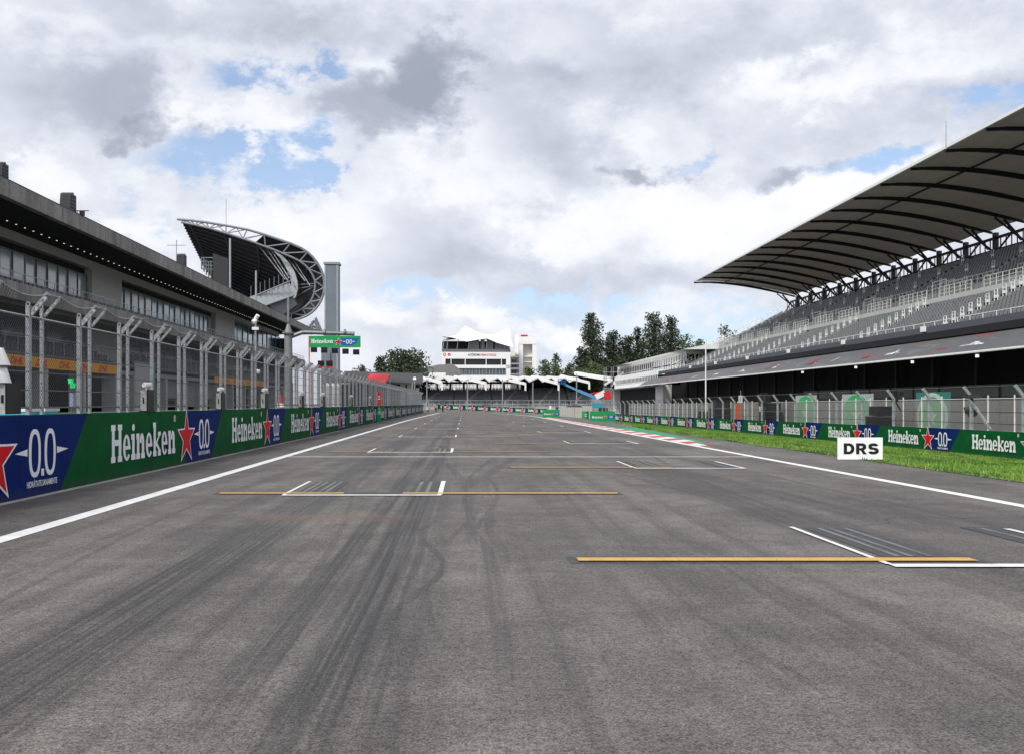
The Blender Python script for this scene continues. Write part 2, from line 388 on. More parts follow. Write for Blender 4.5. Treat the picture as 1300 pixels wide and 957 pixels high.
# ------------------------------------------------------------------ mesh builder
class MB:
    def __init__(s): s.v = []; s.f = []; s.mi = []
    def quad(s, a, b, c, d, m=0):
        n = len(s.v); s.v += [tuple(a), tuple(b), tuple(c), tuple(d)]; s.f.append((n, n+1, n+2, n+3)); s.mi.append(m)
    def poly(s, pts, m=0):
        n = len(s.v); s.v += [tuple(p) for p in pts]; s.f.append(tuple(range(n, n+len(pts)))); s.mi.append(m)
    def box(s, x0, x1, y0, y1, z0, z1, m=0):
        if x0 > x1: x0, x1 = x1, x0
        if y0 > y1: y0, y1 = y1, y0
        if z0 > z1: z0, z1 = z1, z0
        n = len(s.v)
        s.v += [(x0,y0,z0),(x1,y0,z0),(x1,y1,z0),(x0,y1,z0),(x0,y0,z1),(x1,y0,z1),(x1,y1,z1),(x0,y1,z1)]
        for f in ((0,3,2,1),(4,5,6,7),(0,1,5,4),(1,2,6,5),(2,3,7,6),(3,0,4,7)):
            s.f.append(tuple(n+i for i in f)); s.mi.append(m)
    def tube(s, p, q, r, n=6, m=0, r2=None):
        p = Vector(p); q = Vector(q); r2 = r if r2 is None else r2
        d = (q - p)
        if d.length < 1e-6: return
        d.normalize(); u = d.cross(Vector((0,0,1)) if abs(d.z) < .9 else Vector((1,0,0))).normalized(); v_ = d.cross(u)
        b = len(s.v)
        for c, rr in ((p, r), (q, r2)):
            for i in range(n):
                a = 2*math.pi*i/n; s.v.append(tuple(c + (u*math.cos(a) + v_*math.sin(a))*rr))
        for i in range(n):
            j = (i+1) % n; s.f.append((b+i, b+j, b+n+j, b+n+i)); s.mi.append(m)
        s.f.append(tuple(b+i for i in range(n-1,-1,-1))); s.mi.append(m)
        s.f.append(tuple(b+n+i for i in range(n))); s.mi.append(m)
    def path(s, pts, r, n=6, m=0):
        for a, b in zip(pts, pts[1:]): s.tube(a, b, r, n, m)
    def beam(s, p, q, wd, h, m=0):
        """rectangular bar from p to q"""
        p = Vector(p); q = Vector(q); d = (q-p).normalized()
        u = d.cross(Vector((0,0,1)) if abs(d.z) < .95 else Vector((0,1,0))).normalized(); v_ = u.cross(d).normalized()
        n = len(s.v)
        for c in (p, q):
            for a, b in ((-1,-1),(1,-1),(1,1),(-1,1)): s.v.append(tuple(c + u*a*wd/2 + v_*b*h/2))
        for f in ((0,1,2,3),(7,6,5,4),(0,4,5,1),(1,5,6,2),(2,6,7,3),(3,7,4,0)):
            s.f.append(tuple(n+i for i in f)); s.mi.append(m)
    def prism_xz(s, pts, y0, y1, m=0):
        """polygon in x,z extruded from y0 (front) to y1"""
        n = len(s.v); k = len(pts)
        for yy in (y0, y1):
            for p in pts: s.v.append((p[0], yy, p[1]))
        s.f.append(tuple(n+i for i in range(k))); s.mi.append(m)
        s.f.append(tuple(n+k+i for i in range(k-1,-1,-1))); s.mi.append(m)
        for i in range(k):
            j = (i+1) % k; s.f.append((n+i, n+k+i, n+k+j, n+j)); s.mi.append(m)
    def prism_y(s, pts, y0, y1, m=0): s.prism_xz(pts, y0, y1, m)
    def ring_xz(s, cx, cz, rx, rz, t, y0, y1, m=0, n=28, power=2.0, a0=0, a1=None, tz=None):
        a1 = 2*math.pi if a1 is None else a1; tz = t if tz is None else tz
        def pt(a, ax, az_):
            c, q = math.cos(a), math.sin(a)
            return (cx + ax*math.copysign(abs(c)**(2/power), c), cz + az_*math.copysign(abs(q)**(2/power), q))
        for i in range(n):
            b0 = a0 + (a1-a0)*i/n; b1 = a0 + (a1-a0)*(i+1)/n
            o0 = pt(b0, rx, rz); o1 = pt(b1, rx, rz); i0 = pt(b0, rx-t, rz-tz); i1 = pt(b1, rx-t, rz-tz)
            s.poly([(o0[0],y0,o0[1]),(i0[0],y0,i0[1]),(i1[0],y0,i1[1]),(o1[0],y0,o1[1])], m)
            s.poly([(o0[0],y0,o0[1]),(o1[0],y0,o1[1]),(o1[0],y1,o1[1]),(o0[0],y1,o0[1])], m)
    def sheet(s, rows, m=0):
        """rows: list of equal-length point rows"""
        n = len(s.v); k = len(rows[0])
        for r_ in rows: s.v += [tuple(p) for p in r_]
        for i in range(len(rows)-1):
            for j in range(k-1):
                s.f.append((n+i*k+j, n+i*k+j+1, n+(i+1)*k+j+1, n+(i+1)*k+j)); s.mi.append(m)
    def add(s, verts, faces, fn, m=0):
        n = len(s.v); s.v += [tuple(fn(p)) for p in verts]
        for f in faces: s.f.append(tuple(n+i for i in f)); s.mi.append(m)
    def build(s, name, mats, parent=None, loc=None, smooth=False):
        me = bpy.data.meshes.new(name); me.from_pydata(s.v, [], s.f)
        if not isinstance(mats, (list, tuple)): mats = [mats]
        for m in mats: me.materials.append(m)
        if len(mats) > 1: me.polygons.foreach_set('material_index', s.mi)
        if smooth: me.polygons.foreach_set('use_smooth', [True]*len(s.f))
        me.update()
        o = bpy.data.objects.new(name, me); col.objects.link(o)
        if parent: o.parent = parent
        if loc: o.location = loc
        return o

def tag(o, label=None, cat=None, group=None, kind=None):
    if label: o['label'] = label
    if cat: o['category'] = cat
    if group: o['group'] = group
    if kind: o['kind'] = kind
    return o
def thing(name, label, cat, loc=(0,0,0), rz=0, group=None):
    o = bpy.data.objects.new(name, None); col.objects.link(o)
    o.location = loc; o.rotation_euler = (0,0,rz); o.empty_display_size = .3
    return tag(o, label, cat, group)
def kids(o): return [c for c in bpy.data.objects if c.parent == o]
CH = {}
def dup(root, loc=None, rz=None, label=None, parent=None):
    def cp(o, par):
        c = o.copy(); col.objects.link(c); c.parent = par
        for ch in CH.setdefault(o.name, kids(o)): cp(ch, c)
        return c
    c = cp(root, parent)
    if loc is not None: c.location = loc
    if rz is not None: c.rotation_euler = (0,0,rz)
    if label: c['label'] = label
    return c

TXT = {}
def text_geo(st, bold=0.0):
    """outline of a word, normalised: height of 'H' = 1, left edge at 0; returns verts (u, v), faces, width"""
    key = (st, bold)
    if key in TXT: return TXT[key]
    c = bpy.data.curves.new('t', 'FONT'); c.body = st; c.size = 1; c.offset = bold; c.resolution_u = 3
    o = bpy.data.objects.new('t', c); col.objects.link(o)
    dg = bpy.context.evaluated_depsgraph_get()
    me = bpy.data.meshes.new_from_object(o.evaluated_get(dg))
    vs = [(v.co.x, v.co.y) for v in me.vertices]; fs = [tuple(p.vertices) for p in me.polygons]
    x0 = min(v[0] for v in vs); x1 = max(v[0] for v in vs)
    vs = [((v[0]-x0)/(x1-x0), v[1]/.70) for v in vs]
    bpy.data.objects.remove(o); bpy.data.curves.remove(c); bpy.data.meshes.remove(me)
    TXT[key] = (vs, fs)
    return TXT[key]
def put_text(mb, st, x, z, wd, h, y=-.002, bold=.0, shear=0.0, m=0):
    """word in local x/z facing -y"""
    vs, fs = text_geo(st, bold)
    mb.add(vs, fs, lambda p: (x + p[0]*wd + shear*p[1]*h, y, z + p[1]*h), m)

def slab_word(mb, x, z, wd, h, y, m=0):
    """the heavy condensed slab-serif word of the banners, drawn stroke by stroke; each stroke 0.5 mm prouder than the last"""
    t = .36; sf = .16; xh = .72              # stem width, serif height, x-height in cap units
    widths = dict(H=1.42, e=1.0, i=.62, n=1.28, k=1.28)
    word = "Heineken"; gap = .085
    tot = sum(widths[c] for c in word) + gap*(len(word)-1)
    sx = wd/tot; cx = 0.0; cnt = [0]
    def P(px, pz): return (x + px*sx, z + pz*h)
    def po(pts):
        cnt[0] += 1; yy = y - cnt[0]*.0004
        mb.poly([(P(*p)[0], yy, P(*p)[1]) for p in pts], m)
    def rect(a, b, c, d): po([(a,c),(b,c),(b,d),(a,d)])
    for ch in word:
        W = widths[ch]; o = cx
        if ch == 'H':
            for s0 in (o+.1, o+W-.1-t):
                rect(s0, s0+t, sf, 1-sf)
                rect(s0-.1, s0+t+.1, 0, sf); rect(s0-.1, s0+t+.1, 1-sf, 1)
            rect(o+.1+t, o+W-.1-t, .44, .60)
        elif ch == 'e':
            n = 26; c0 = o+W/2; rx = W/2; rz = xh/2
            a0, a1 = R(-28), R(-360+0)
            pts = []
            for i in range(n):
                b0 = R(0) + (R(322))*i/n; b1 = R(0) + (R(322))*(i+1)/n
                def q(a, k1, k2): return (c0 + (rx-k1)*math.cos(a), xh/2 + (rz-k2)*math.sin(a))
                po([q(b0, 0, 0), q(b1, 0, 0), q(b1, .31, .09), q(b0, .31, .09)])
            rect(o+.28, o+W-.02, xh/2-.055, xh/2+.045)
        elif ch == 'i':
            s0 = o+(W-t)/2
            rect(s0, s0+t, sf, xh-sf); rect(s0-.13, s0+t+.13, 0, sf); rect(s0-.13, s0+t, xh-sf, xh)
            po([(s0+t/2+.2*math.cos(a*math.pi/6), .90+.10*math.sin(a*math.pi/6)) for a in range(12)])
        elif ch == 'n':
            for s0, top in ((o+.1, xh), (o+W-.1-t, xh*.62)):
                rect(s0, s0+t, sf, top-(sf if top == xh else 0)); rect(s0-.1, s0+t+.1, 0, sf)
            rect(o, o+.1+t, xh-sf, xh)
            c0 = (o+.1+t + o+W-.1)/2; rx = (W-.2-t)/2+.0
            for i in range(12):
                b0 = math.pi*i/12; b1 = math.pi*(i+1)/12
                def q(a, r1, r2): return (c0 + r1*math.cos(a), xh*.62 + r2*math.sin(a))
                po([q(b0, rx, xh*.38), q(b1, rx, xh*.38), q(b1, max(.05, rx-t), xh*.2), q(b0, max(.05, rx-t), xh*.2)])
        elif ch == 'k':
            s0 = o+.1
            rect(s0, s0+t, sf, 1-sf); rect(s0-.1, s0+t+.1, 0, sf); rect(s0-.1, s0+t, 1-sf, 1)
            po([(s0+t, .30), (s0+t, .42), (o+W-.3, xh-.08), (o+W-.08, xh-.08)])
            po([(s0+t+.12, .44), (o+W-.02, sf), (o+W-.36, sf), (s0+t-.02, .33)])
            rect(o+W-.5, o+W, 0, sf); rect(o+W-.48, o+W, xh-.12, xh)
        cx += W + gap

def star_pts(cx, cz, r, sx=1.0, inner=.40):
    return [(cx + sx*(r if i % 2 == 0 else r*inner)*math.sin(i*math.pi/5), cz + (r if i % 2 == 0 else r*inner)*math.cos(i*math.pi/5)) for i in range(10)]
def star_on(mb, cx, cz, r, y, sx=1.0, m_out=0, m_in=1):
    for rr, yy, mm in ((r, y, m_out), (r*.86, y-.004, m_in)):
        p = star_pts(cx, cz, rr, sx)
        for i in range(10): mb.poly([(cx, yy, cz), (p[i][0], yy, p[i][1]), (p[(i+1)%10][0], yy, p[(i+1)%10][1])][::-1], mm)

# ------------------------------------------------------------------ ground
def smooth(t): t = max(0, min(1, t)); return t*t*(3-2*t)
def G(X, Y):
    r_ = max(0, min(1, (X-11.3)/16.1))
    near = -r_*(1.2 + .5*max(0, min(1, (Y-60)/130)))
    far = max(-1.35, min(-.1, -.2-(X+6)*.041))
    t = smooth((Y-150)/140)
    return near*(1-t) + far*t
ys = [-60+5*i for i in range(26)] + [70+5*i for i in range(90)] + [540+60*i for i in range(6)] + [1200, 2000, 4000]
ys = sorted(set(ys))
def strip(mb, fl, fr, y0, y1, dz, m=0, nx=1, step=None):
    """sheet following the ground between x=fl(y) and x=fr(y)"""
    yy = [y0] + [q for q in ys if y0 < q < y1] + [y1]
    rows = []
    for q in yy:
        a, b = fl(q), fr(q); xs = [a+(b-a)*i/nx for i in range(nx+1)]
        extra = [k for k in (11.3, 27.4) if a < k < b] if nx == 1 and False else []
        rows.append([(xx, q, G(xx, q)+dz) for xx in sorted(xs+extra)])
    mb.sheet(rows, m)
gm = MB()
XS = [-3000, -600, -120, -60, -30, -20, -14, -9, -7.4, -6, -2, 3, 7, 11.3, 16, 20, 24, 27.4, 31, 40, 60, 120, 600, 3000]
gm.sheet([[(xx, q, G(xx, q)-.05) for xx in XS] for q in ys])
tag(gm.build('ground', plain_asphalt), kind='structure')
# the edge where asphalt gives way to turf
def turf_edge(Y):
    if Y < 66: return 11.3
    if Y < 108: return 11.3 + (Y-66)/42*4.2
    return 15.5 + (Y-108)*.26
def left_edge(Y): return -7.36
tm = MB()
def right_edge(Y): return min(turf_edge(Y), 27.3) + .05
rows = []
for q in [v for v in ys if -60 <= v <= 300]:
    a, b = left_edge(q), right_edge(q)
    xs = [a+(b-a)*i/10 for i in range(11)]
    xs = sorted(xs + [min(11.3, b-.01)])
    rows.append([(xx, q, G(xx, q)) for xx in xs])
tm.sheet(rows)
tag(tm.build('track', asphalt), kind='structure')
gr = MB()
rows = []
for q in [v for v in ys if -60 <= v <= 150]:
    a = turf_edge(q); b = 27.7
    if a >= b-.3: a = b-.3
    wob = .12*math.sin(q*1.7)+.1*math.sin(q*.6) if q < 100 else 0
    rows.append([(a+(b-a)*i/8 + (wob if i == 0 else 0), q, G(a+(b-a)*i/8, q)+.012) for i in range(9)])
gr.sheet(rows)
tag(gr.build('verge', turf), kind='structure')
g2 = MB()
strip(g2, lambda q: 14.5+(q-165)*.02, lambda q: 27.7, 158, 205, .02, nx=6)
tag(g2.build('far_verge', turf), kind='structure')

gb = MB()
def blades(n, x0f, x1, y0, y1, h0, h1, wd):
    for _ in range(n):
        Y = y0 + (y1-y0)*rnd.random()**1.35; a = x0f(Y) - .1; X = a + (x1-a)*rnd.random()
        if X < a+.25 and rnd.random() < .5: continue
        zz = G(X, Y)+.01; h = rnd.uniform(h0, h1)*(1+Y/120); ang = rnd.uniform(0, math.pi); ww = wd*(1+Y/70)
        dx, dy = math.cos(ang)*ww, math.sin(ang)*ww; lx, ly = rnd.uniform(-.05, .05), rnd.uniform(-.05, .05)
        n0 = len(gb.v); gb.v += [(X-dx, Y-dy, zz), (X+dx, Y+dy, zz), (X+lx, Y+ly, zz+h)]; gb.f.append((n0, n0+1, n0+2)); gb.mi.append(0)
blades(90000, turf_edge, 27.3, 14, 110, .03, .085, .014)
tag(gb.build('grass', blade), 'mown bright green grass on the verge beside the wall of green banners', None, kind='stuff')

# ---- painted markings
def rline(Y):        # right-hand edge line, bending away at the far end
    if Y < 125: return 8.72
    return 8.72 - 3.6*smooth((Y-125)/60)*1.0 - max(0, Y-185)*.12
def lline(Y):
    return -5.45 if Y < 90 else -5.45 + .95*smooth((Y-90)/100) + max(0, Y-190)*0
em = MB()
strip(em, lambda q: lline(q)-.13, lambda q: lline(q)+.13, -20, 186, .006)
strip(em, lambda q: rline(q)-.12, lambda q: rline(q)+.12, -20, 182, .006)
tag(em.build('edge_line', edge_mark), kind='structure')
def flat(mb, x0, x1, y0, y1, z, m=0): mb.quad((x0,y0,z),(x1,y0,z),(x1,y1,z),(x0,y1,z), m)
sl = MB(); flat(sl, -5.3, 8.58, 31.66, 31.86, .005)
tag(sl.build('timing_line', white_mark), kind='structure')
km = MB(); kg = MB()
y_ = 38.0; i_ = 0
while y_ < 118:
    L = 1.9
    x0 = rline(y_)+.12; x1 = x0 + .72*min(1, (y_+L-38)/8)
    km.poly([(x0, y_, .014), (x1, y_, .02 + .03*min(1, (y_-38)/6)), (x1, y_+L, .02 + .03*min(1, (y_+L-38)/6)), (x0, y_+L, .014)], i_ % 2)
    y_ += L; i_ += 1
tag(km.build('kerb', [kerb_red, white_mark]), kind='structure')
strip(kg, lambda q: rline(q)+.12+.72*min(1, max(.05, (q-38)/8)), lambda q: rline(q)+.2+1.0*min(1, max(0.05, (q-38)/8))+min(2.2, max(0, (q-40)*.05)), 41, 150, .008)
tag(kg.build('painted_runoff', kerb_green), kind='structure')
def grid_slot(yf, xa, xb, ya, yb, left):
    wm = MB()
    zf = 0 if yf < 145 else G(xa, yf)
    flat(wm, xa-.02, xb+.02, yf-.15, yf+.05, .014+zf, 0)
    flat(wm, xa-.04, xa+.025, yf+.05, yf+3.2, .0135+zf, 0)
    flat(wm, xb-.05, xb+.04, yf+.05, yf+(3.3 if left else 3.0), .0135+zf, 0)
    for k in ((.22, .34, .50, .62) if left else (.28, .42, .62)):
        flat(wm, xa+k, xa+k+.06, yf+.6, yf+3.1, .010+zf, 1)
    for k in ((.22, .40) if left else (.25,)):
        flat(wm, xb-k-.07, xb-k, yf+.55, yf+3.1, .010+zf, 1)
    flat(wm, xa+.14, xa+.80, yf+.55, yf+3.15, .006+zf, 2); flat(wm, xb-.50, xb-.06, yf+.55, yf+3.25, .006+zf, 2)
    flat(wm, ya-.1, yb+.08, yf+.14, yf+.60, .003+zf, 2)  # dark strip painted as the thin shadow along the yellow line
    if left:
        flat(wm, ya, -2.15, yf+.22, yf+.44, .012+zf+.004, 3); flat(wm, -1.1, yb, yf+.22, yf+.44, .012+zf+.004, 3)
    else:
        flat(wm, ya, yb, yf+.24, yf+.46, .016+zf, 3)
    o = wm.build('grid_marking', [white_mark, ghost_mark, black_patch, yellow_mark])
    tag(o, kind='structure')
for k in range(10):
    grid_slot(18.43+16*k, -3.16, -.43, -4.36, 2.72, True)
for k in range(11):
    grid_slot(10.43+15.9*k - (0 if k == 0 else .3), 4.22, 6.9, 1.15, 5.2, False)

# ------------------------------------------------------------------ sponsor banner, repeated along the walls
def make_banner(scale_u=1.0, H=1.37, P_=11.33):
    U = scale_u
    b = MB()
    b.quad((0,0,0),(2.74*U,0,0),(4.11*U,0,H),(0,0,H), 0)
    b.quad((2.74*U,0,0),(P_*U,0,0),(P_*U,0,H),(4.11*U,0,H), 1)
    b.quad((0,0,H),(P_*U,0,H),(P_*U,.05,H),(0,.05,H), 1)
    ban = b.build('banner', [bblue, bgreen])
    s = MB(); star_on(s, 0, H*.50, H*.56, -.012, 1.2)
    s.build('star', [bwhite, bred], ban)
    z_ = MB()
    for cx in (1.59, 2.25):
        z_.ring_xz(cx*U, .73, .245*U, .41, .098*U, -.006, 0, 0, 36, 2.5, tz=.085)
    z_.box((1.865)*U, (1.975)*U, -.006, 0, .33, .45)
    z_.build('numeral', bwhite, ban)
    a = MB()
    a.poly([(.78*U,-.006,.75), (1.28*U,-.006,.69), (1.28*U,-.006,.81)]); a.poly([(3.1*U,-.006,.75), (2.55*U,-.006,.81), (2.55*U,-.006,.69)])
    a.build('arrow', bwhite, ban)
    t = MB(); put_text(t, "HIDRÁTATE SANAMENTE", 1.26*U, .16, 1.3*U, .10, -.006, .02); t.build('slogan', bwhite, ban)
    h = MB(); slab_word(h, 5.45*U, .34, 4.65*U, .79, -.004); h.ring_xz(10.24*U, 1.2, .085*U, .085, .022*U, -.006, 0, 0, 14, tz=.022)
    put_text(h, "R", 10.205*U, 1.16, .07*U, .08, -.007, .02)
    h.build('lettering', bwhite, ban)
    return ban
banner0 = make_banner()
first = [True]
def place_banner(proto, parent, loc, rz, label=None):
    if proto.get('_used'): o = dup(proto, loc, rz, None, parent)
    else:
        o = proto; o.parent = parent; o.location = loc; o.rotation_euler = (0,0,rz); o['_used'] = 1
    return o

# pit-side wall
wl = thing('barrier_wall', 'low barrier wall of green and blue banners along the pit side under the tall mesh fence', 'barrier', (-7.55, 20, 0))
c = MB(); c.box(-.20, .215, -25, 167, 0, 1.385, 0); c.box(-.20, .235, -25, 167, 1.386, 1.41, 1); c.box(.216, .25, -25, 167, 0, .035, 2)
c.build('concrete_wall', [concrete, bgreen, pale_conc], wl)
st_y = [16.34 + 11.33*k for k in range(-2, 15)]
for yy in st_y: place_banner(banner0, wl, (.245-.0, yy-20, .03), R(90))
# track-side wall opposite
wr = thing('barrier_wall', 'long green and blue banner wall behind the mown grass verge, below the main grandstand', 'barrier', (27.6, 60, 0))
c = MB()
yy = 28.0
while yy < 205:
    z0 = G(27.5, yy); z1 = G(27.5, yy+11.4)
    c.box(.02, .4, yy-60, yy+11.39-60, min(z0, z1)-.2, z1+1.37, 0)
    yy += 11.4
c.build('concrete_wall', [concrete], wr)
for k in range(-2, 13):
    ys_ = 62.83 + 11.33*k
    zz = (G(27.5, ys_)+G(27.5, ys_-11.33))/2 + .02
    o = place_banner(banner0, wr, (-.02, ys_-60, zz), R(-90))
# far barrier on the bend
short = make_banner(.335)
fb = thing('barrier_wall', 'distant curved line of small green banners below the far grandstand', 'barrier', (0, 310, 0))
c = MB(); px0 = 551.0; Yb = 312.0; pts = []
cur = Vector((-9.0, 316)); k = 0
while cur.x < 24:
    ang = R(-8 - k*1.6)
    zz = -.15 - (cur.x+6)*.041
    zz = max(-1.3, zz)
    place_banner(short, fb, (cur.x, cur.y-310, zz), ang)
    d = Vector((math.cos(ang), math.sin(ang)))*3.8
    nn = cur + d
    c.beam((cur.x-.0, cur.y-310+.22, zz+.55), (nn.x, nn.y-310+.22, zz+.55-.1), .3, 1.5)
    cur = nn; k += 1
c.build('concrete_wall', concrete, fb)

# ------------------------------------------------------------------ pit-side debris fence
fl = thing('debris_fence', 'tall galvanised chain-link fence with paired posts and cranked tops on the pit wall', 'fence', (-7.5, 20, 1.41))
def make_post(kind):
    p = MB()
    if kind == 0:      # wide face towards the track
        p.box(-.035, .035, -.05, .05, 0, 1.86)
        for zz in (.35, .75, 1.15, 1.55): p.box(.036, .037, -.008, .008, zz, zz+.02, 1)
    else:
        p.box(-.03, .03, -.015, .015, 0, 1.86); p.box(-.035, .035, .015, .02, 0, 1.86); p.box(.02, .035, -.045, .015, 0, 1.86)
        for j in range(9): p.box(-.006, .012, -.0165, -.0155, .15+j*.19, .175+j*.19, 1)
    # eyelet on top
    for j in range(10):
        a0, a1 = 2*math.pi*j/10, 2*math.pi*(j+1)/10
        p.poly([(.045*math.cos(a0), -.018, 1.89+.05*math.sin(a0)), (.02*math.cos(a0), -.018, 1.89+.022*math.sin(a0)), (.02*math.cos(a1), -.018, 1.89+.022*math.sin(a1)), (.045*math.cos(a1), -.018, 1.89+.05*math.sin(a1))])
    o = p.build('post', [galv, black_txt], fl)
    a = MB(); a.beam((.04, .0, 1.72), (.34, .0, 2.06), .05, .085 if kind == 0 else .05); a.beam((.30, 0, 2.02), (.345, 0, 2.07), .056, .092 if kind == 0 else .06, 1)
    a.build('cranked_arm', [galv, galv_dark], o)
    return o
posts = [make_post(0), make_post(1)]
PY = [18.15 + 2.385*k for k in range(-5, 70)]
made = 0; far_posts = MB()
order = sorted(PY, key=lambda q: abs(q-17))
for i, q in enumerate(sorted(order[:50])):
    for kd, dy in ((0, 0), (1, .56)):
        if i == 0: o = posts[kd]; o.location = (0, q+dy-20, 0)
        else: dup(posts[kd], (0, q+dy-20, 0), None, None, fl)
for q in sorted(order[50:]):
    for dy in (0, .56):
        far_posts.box(-.035, .035, q+dy-.04-20, q+dy+.04-20, 0, 1.9); far_posts.beam((.03, q+dy-20, 1.72), (.33, q+dy-20, 2.05), .05, .06)
tag(far_posts.build('post', galv, fl), kind='stuff')
y0, y1 = PY[0]-20, PY[-1]+.56-20
m_ = MB(); m_.tube((0, y0, 1.68), (0, y1, 1.68), .02); m_.build('top_rail', galv, fl)
m_ = MB(); m_.tube((0, y0, .12), (0, y1, .12), .018); m_.build('bottom_rail', galv_dark, fl)
for zz in (.42, .73, 1.04, 1.35):
    m_ = MB(); m_.tube((.02, y0, zz), (.02, y1, zz), .009, 5); m_.build('cable', galv_dark, fl)
m_ = MB(); m_.quad((.03, y0, .12), (.03, y1, .12), (.03, y1, 1.68), (.03, y0, 1.68)); m_.build('mesh_screen', chain, fl)
m_ = MB()
rows = []
for q in PY[:-1]:
    for t in (0, .235, .4, .55, .7, .85):
        yq = q + t*2.385; sag = 0 if t <= .235 else -.10*math.sin(math.pi*(t-.235)/.765)
        rows.append([(0.03, yq-20, 1.70), (.18, yq-20, 1.88+sag*.5), (.34, yq-20, 2.06+sag)])
m_.sheet(rows); m_.build('overhang_screen', chain, fl)
m_ = MB(); m_.path([r[2] for r in rows], .007, 4); m_.build('edge_wire', galv, fl)

# ------------------------------------------------------------------ track-side debris fence
fr = thing('debris_fence', 'tall fence of single cranked posts and cables on the wall below the main grandstand', 'fence', (27.8, 60, 0))
PR = [42.0, 47.2, 52.5, 57.9, 63.1, 68.4, 73.8] + [78.85+4.97*k for k in range(28)]
pp = MB(); pp.box(-.075, .075, -.075, .075, -.1, 1.75); pp.beam((0, 0, 1.73), (-.42, 0, 2.3), .15, .15); pp.box(-.08, .08, -.08, .08, 0, .05)
post_r = pp.build('post', mat('post_grey', (.40, .43, .45), .5, .3), fr)
for i, q in enumerate(PR):
    zz = G(27.5, q)+1.40
    o = post_r if i == 0 else dup(post_r, None, None, None, fr)
    o.location = (0, q-60, zz)
def along(xo, zo): return [(xo, q-60, G(27.5, q)+1.40+zo) for q in PR]
for zo in (.35, .95, 1.6):
    m_ = MB(); m_.path(along(-.07, zo), .016, 5); m_.build('cable', black_metal, fr)
m_ = MB(); m_.path(along(-.42, 2.3), .014, 5); m_.build('edge_wire', galv_dark, fr)
m_ = MB(); m_.sheet([[a, b, c_] for a, b, c_ in zip(along(-.05, .02), along(-.05, 1.74), along(-.42, 2.3))]); m_.build('mesh_screen', chain_r, fr)
br = MB(); br.beam((-.1, 57.9-60, G(27.5, 58)+1.4+1.7), (-.1, 55.6-60, G(27.5, 56)+1.42), .13, .13)
br.box(-.2, .25, 57.3-60, 58.5-60, 1.9, 2.1, 1)
br.build('brace', [galv, charcoal], fr)

# light hoarding fence of netting between white posts, behind the debris fence
hf = thing('netting_fence', 'pale netting fence between thin white posts behind the cranked debris fence', 'fence', (31, 60, 0))
HP = [59.5 + 3.02*k for k in range(-5, 47)]
wp = MB(); wp.tube((0,0,0), (0,0,3.3), .045, 6)
wp_o = wp.build('post', white_p, hf)
for i, q in enumerate(HP):
    o = wp_o if i == 0 else dup(wp_o, None, None, None, hf)
    o.location = (0, q-60, G(31, q))
n_ = MB(); n_.sheet([[(.02, q-60, G(31, q)), (.02, q-60, G(31, q)+3.12)] for q in HP]); n_.build('netting', debris, hf)
n_ = MB(); n_.path([(0, q-60, G(31, q)+3.1) for q in HP], .02, 4); n_.build('top_wire', white_p, hf)

# ------------------------------------------------------------------ pit building
pb = thing('pit_building', 'long grey pit building with glazed hospitality floor under a deep concrete roof edge', 'building', (-22, 60, 0))
def B(x0, x1, y0, y1, z0, z1, name, m, par=pb, **kw):
    b = MB(); b.box(x0+22, x1+22, y0-60, y1-60, z0, z1); return b.build(name, m, par)
b = MB()
b.box(2.0, 2.35, -45, 76.5, 10.45, 11.2)                       # fascia
b.box(-14, 2.0, -45, 76.5, 10.75, 11.05)
b.build('roof_edge', fascia_c, pb)
b = MB()
for k_i in range(20): b.box(2.352, 2.356, -45+k_i*6.1, -44.97+k_i*6.1, 10.45, 11.2)
b.box(-.5, 2.36, -45, 76.5, 11.2, 11.24)
b.build('joint_strip', charcoal, pb)
b = MB(); b.box(-14, 1.98, -45, 76.4, 10.45, 10.74); b.build('soffit', dark_void, pb)  # shadow under the roof put in as black colour
dl = MB(); dl.box(-.03, .03, -.035, .035, -.02, 0)
d0 = dl.build('downlight', lamp_w, pb)
for i in range(84):
    o = d0 if i == 0 else dup(d0, None, None, None, pb)
    o.location = (-.2, 46+1.04*i-60, 10.445)
b = MB()
b.box(-14, -1.2, -45, 72, 9.95, 10.44, 0)                        # beam
for a, c_ in ((65.7, 71.4), (98.4, 106.4), (33, 38), (136.0, 136.4)): b.box(-14, -1.2, a-60, c_-60, 3.96, 9.949, 0)
b.box(-14, -1.19, -45, 72, 6.2, 7.0, 0)
b.build('wall', light_panel, pb)
def glazing(a, c_, m, n, z0=7.0, z1=9.5):
    f = MB()
    for i in range(n+1):
        yy = a + (c_-a)*i/n; wdt = .035 if i % 3 else .06
        f.box(-1.62, -1.5, yy-wdt-60, yy+wdt-60, z0, z1, 0)
    f.box(-1.62, -1.5, a-60, c_-60, z1, z1+.06)
    fo = f.build('window', galv_dark, pb)
    g = MB()
    for i in range(n):
        ya = a + (c_-a)*i/n; yb = a + (c_-a)*(i+1)/n; o_ = rnd.uniform(-.03, .03)
        g.quad((-1.56, ya-60, z0), (-1.56+o_, yb-60, z0), (-1.56+o_, yb-60, z1), (-1.56, ya-60, z1), rnd.choice((0, 0, 1, 2)))
    g.build('pane', [m, m if m is glass_teal else glass_sky2, m if m is glass_teal else glass_sky3], fo)
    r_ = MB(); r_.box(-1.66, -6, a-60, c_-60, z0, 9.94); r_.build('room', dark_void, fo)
glazing(38, 65.7, glass_sky, 18); glazing(71.4, 98.4, glass_sky, 17); glazing(20, 33, glass_sky, 9)
glazing(106.4, 134, glass_teal, 10, 7.0, 9.9)
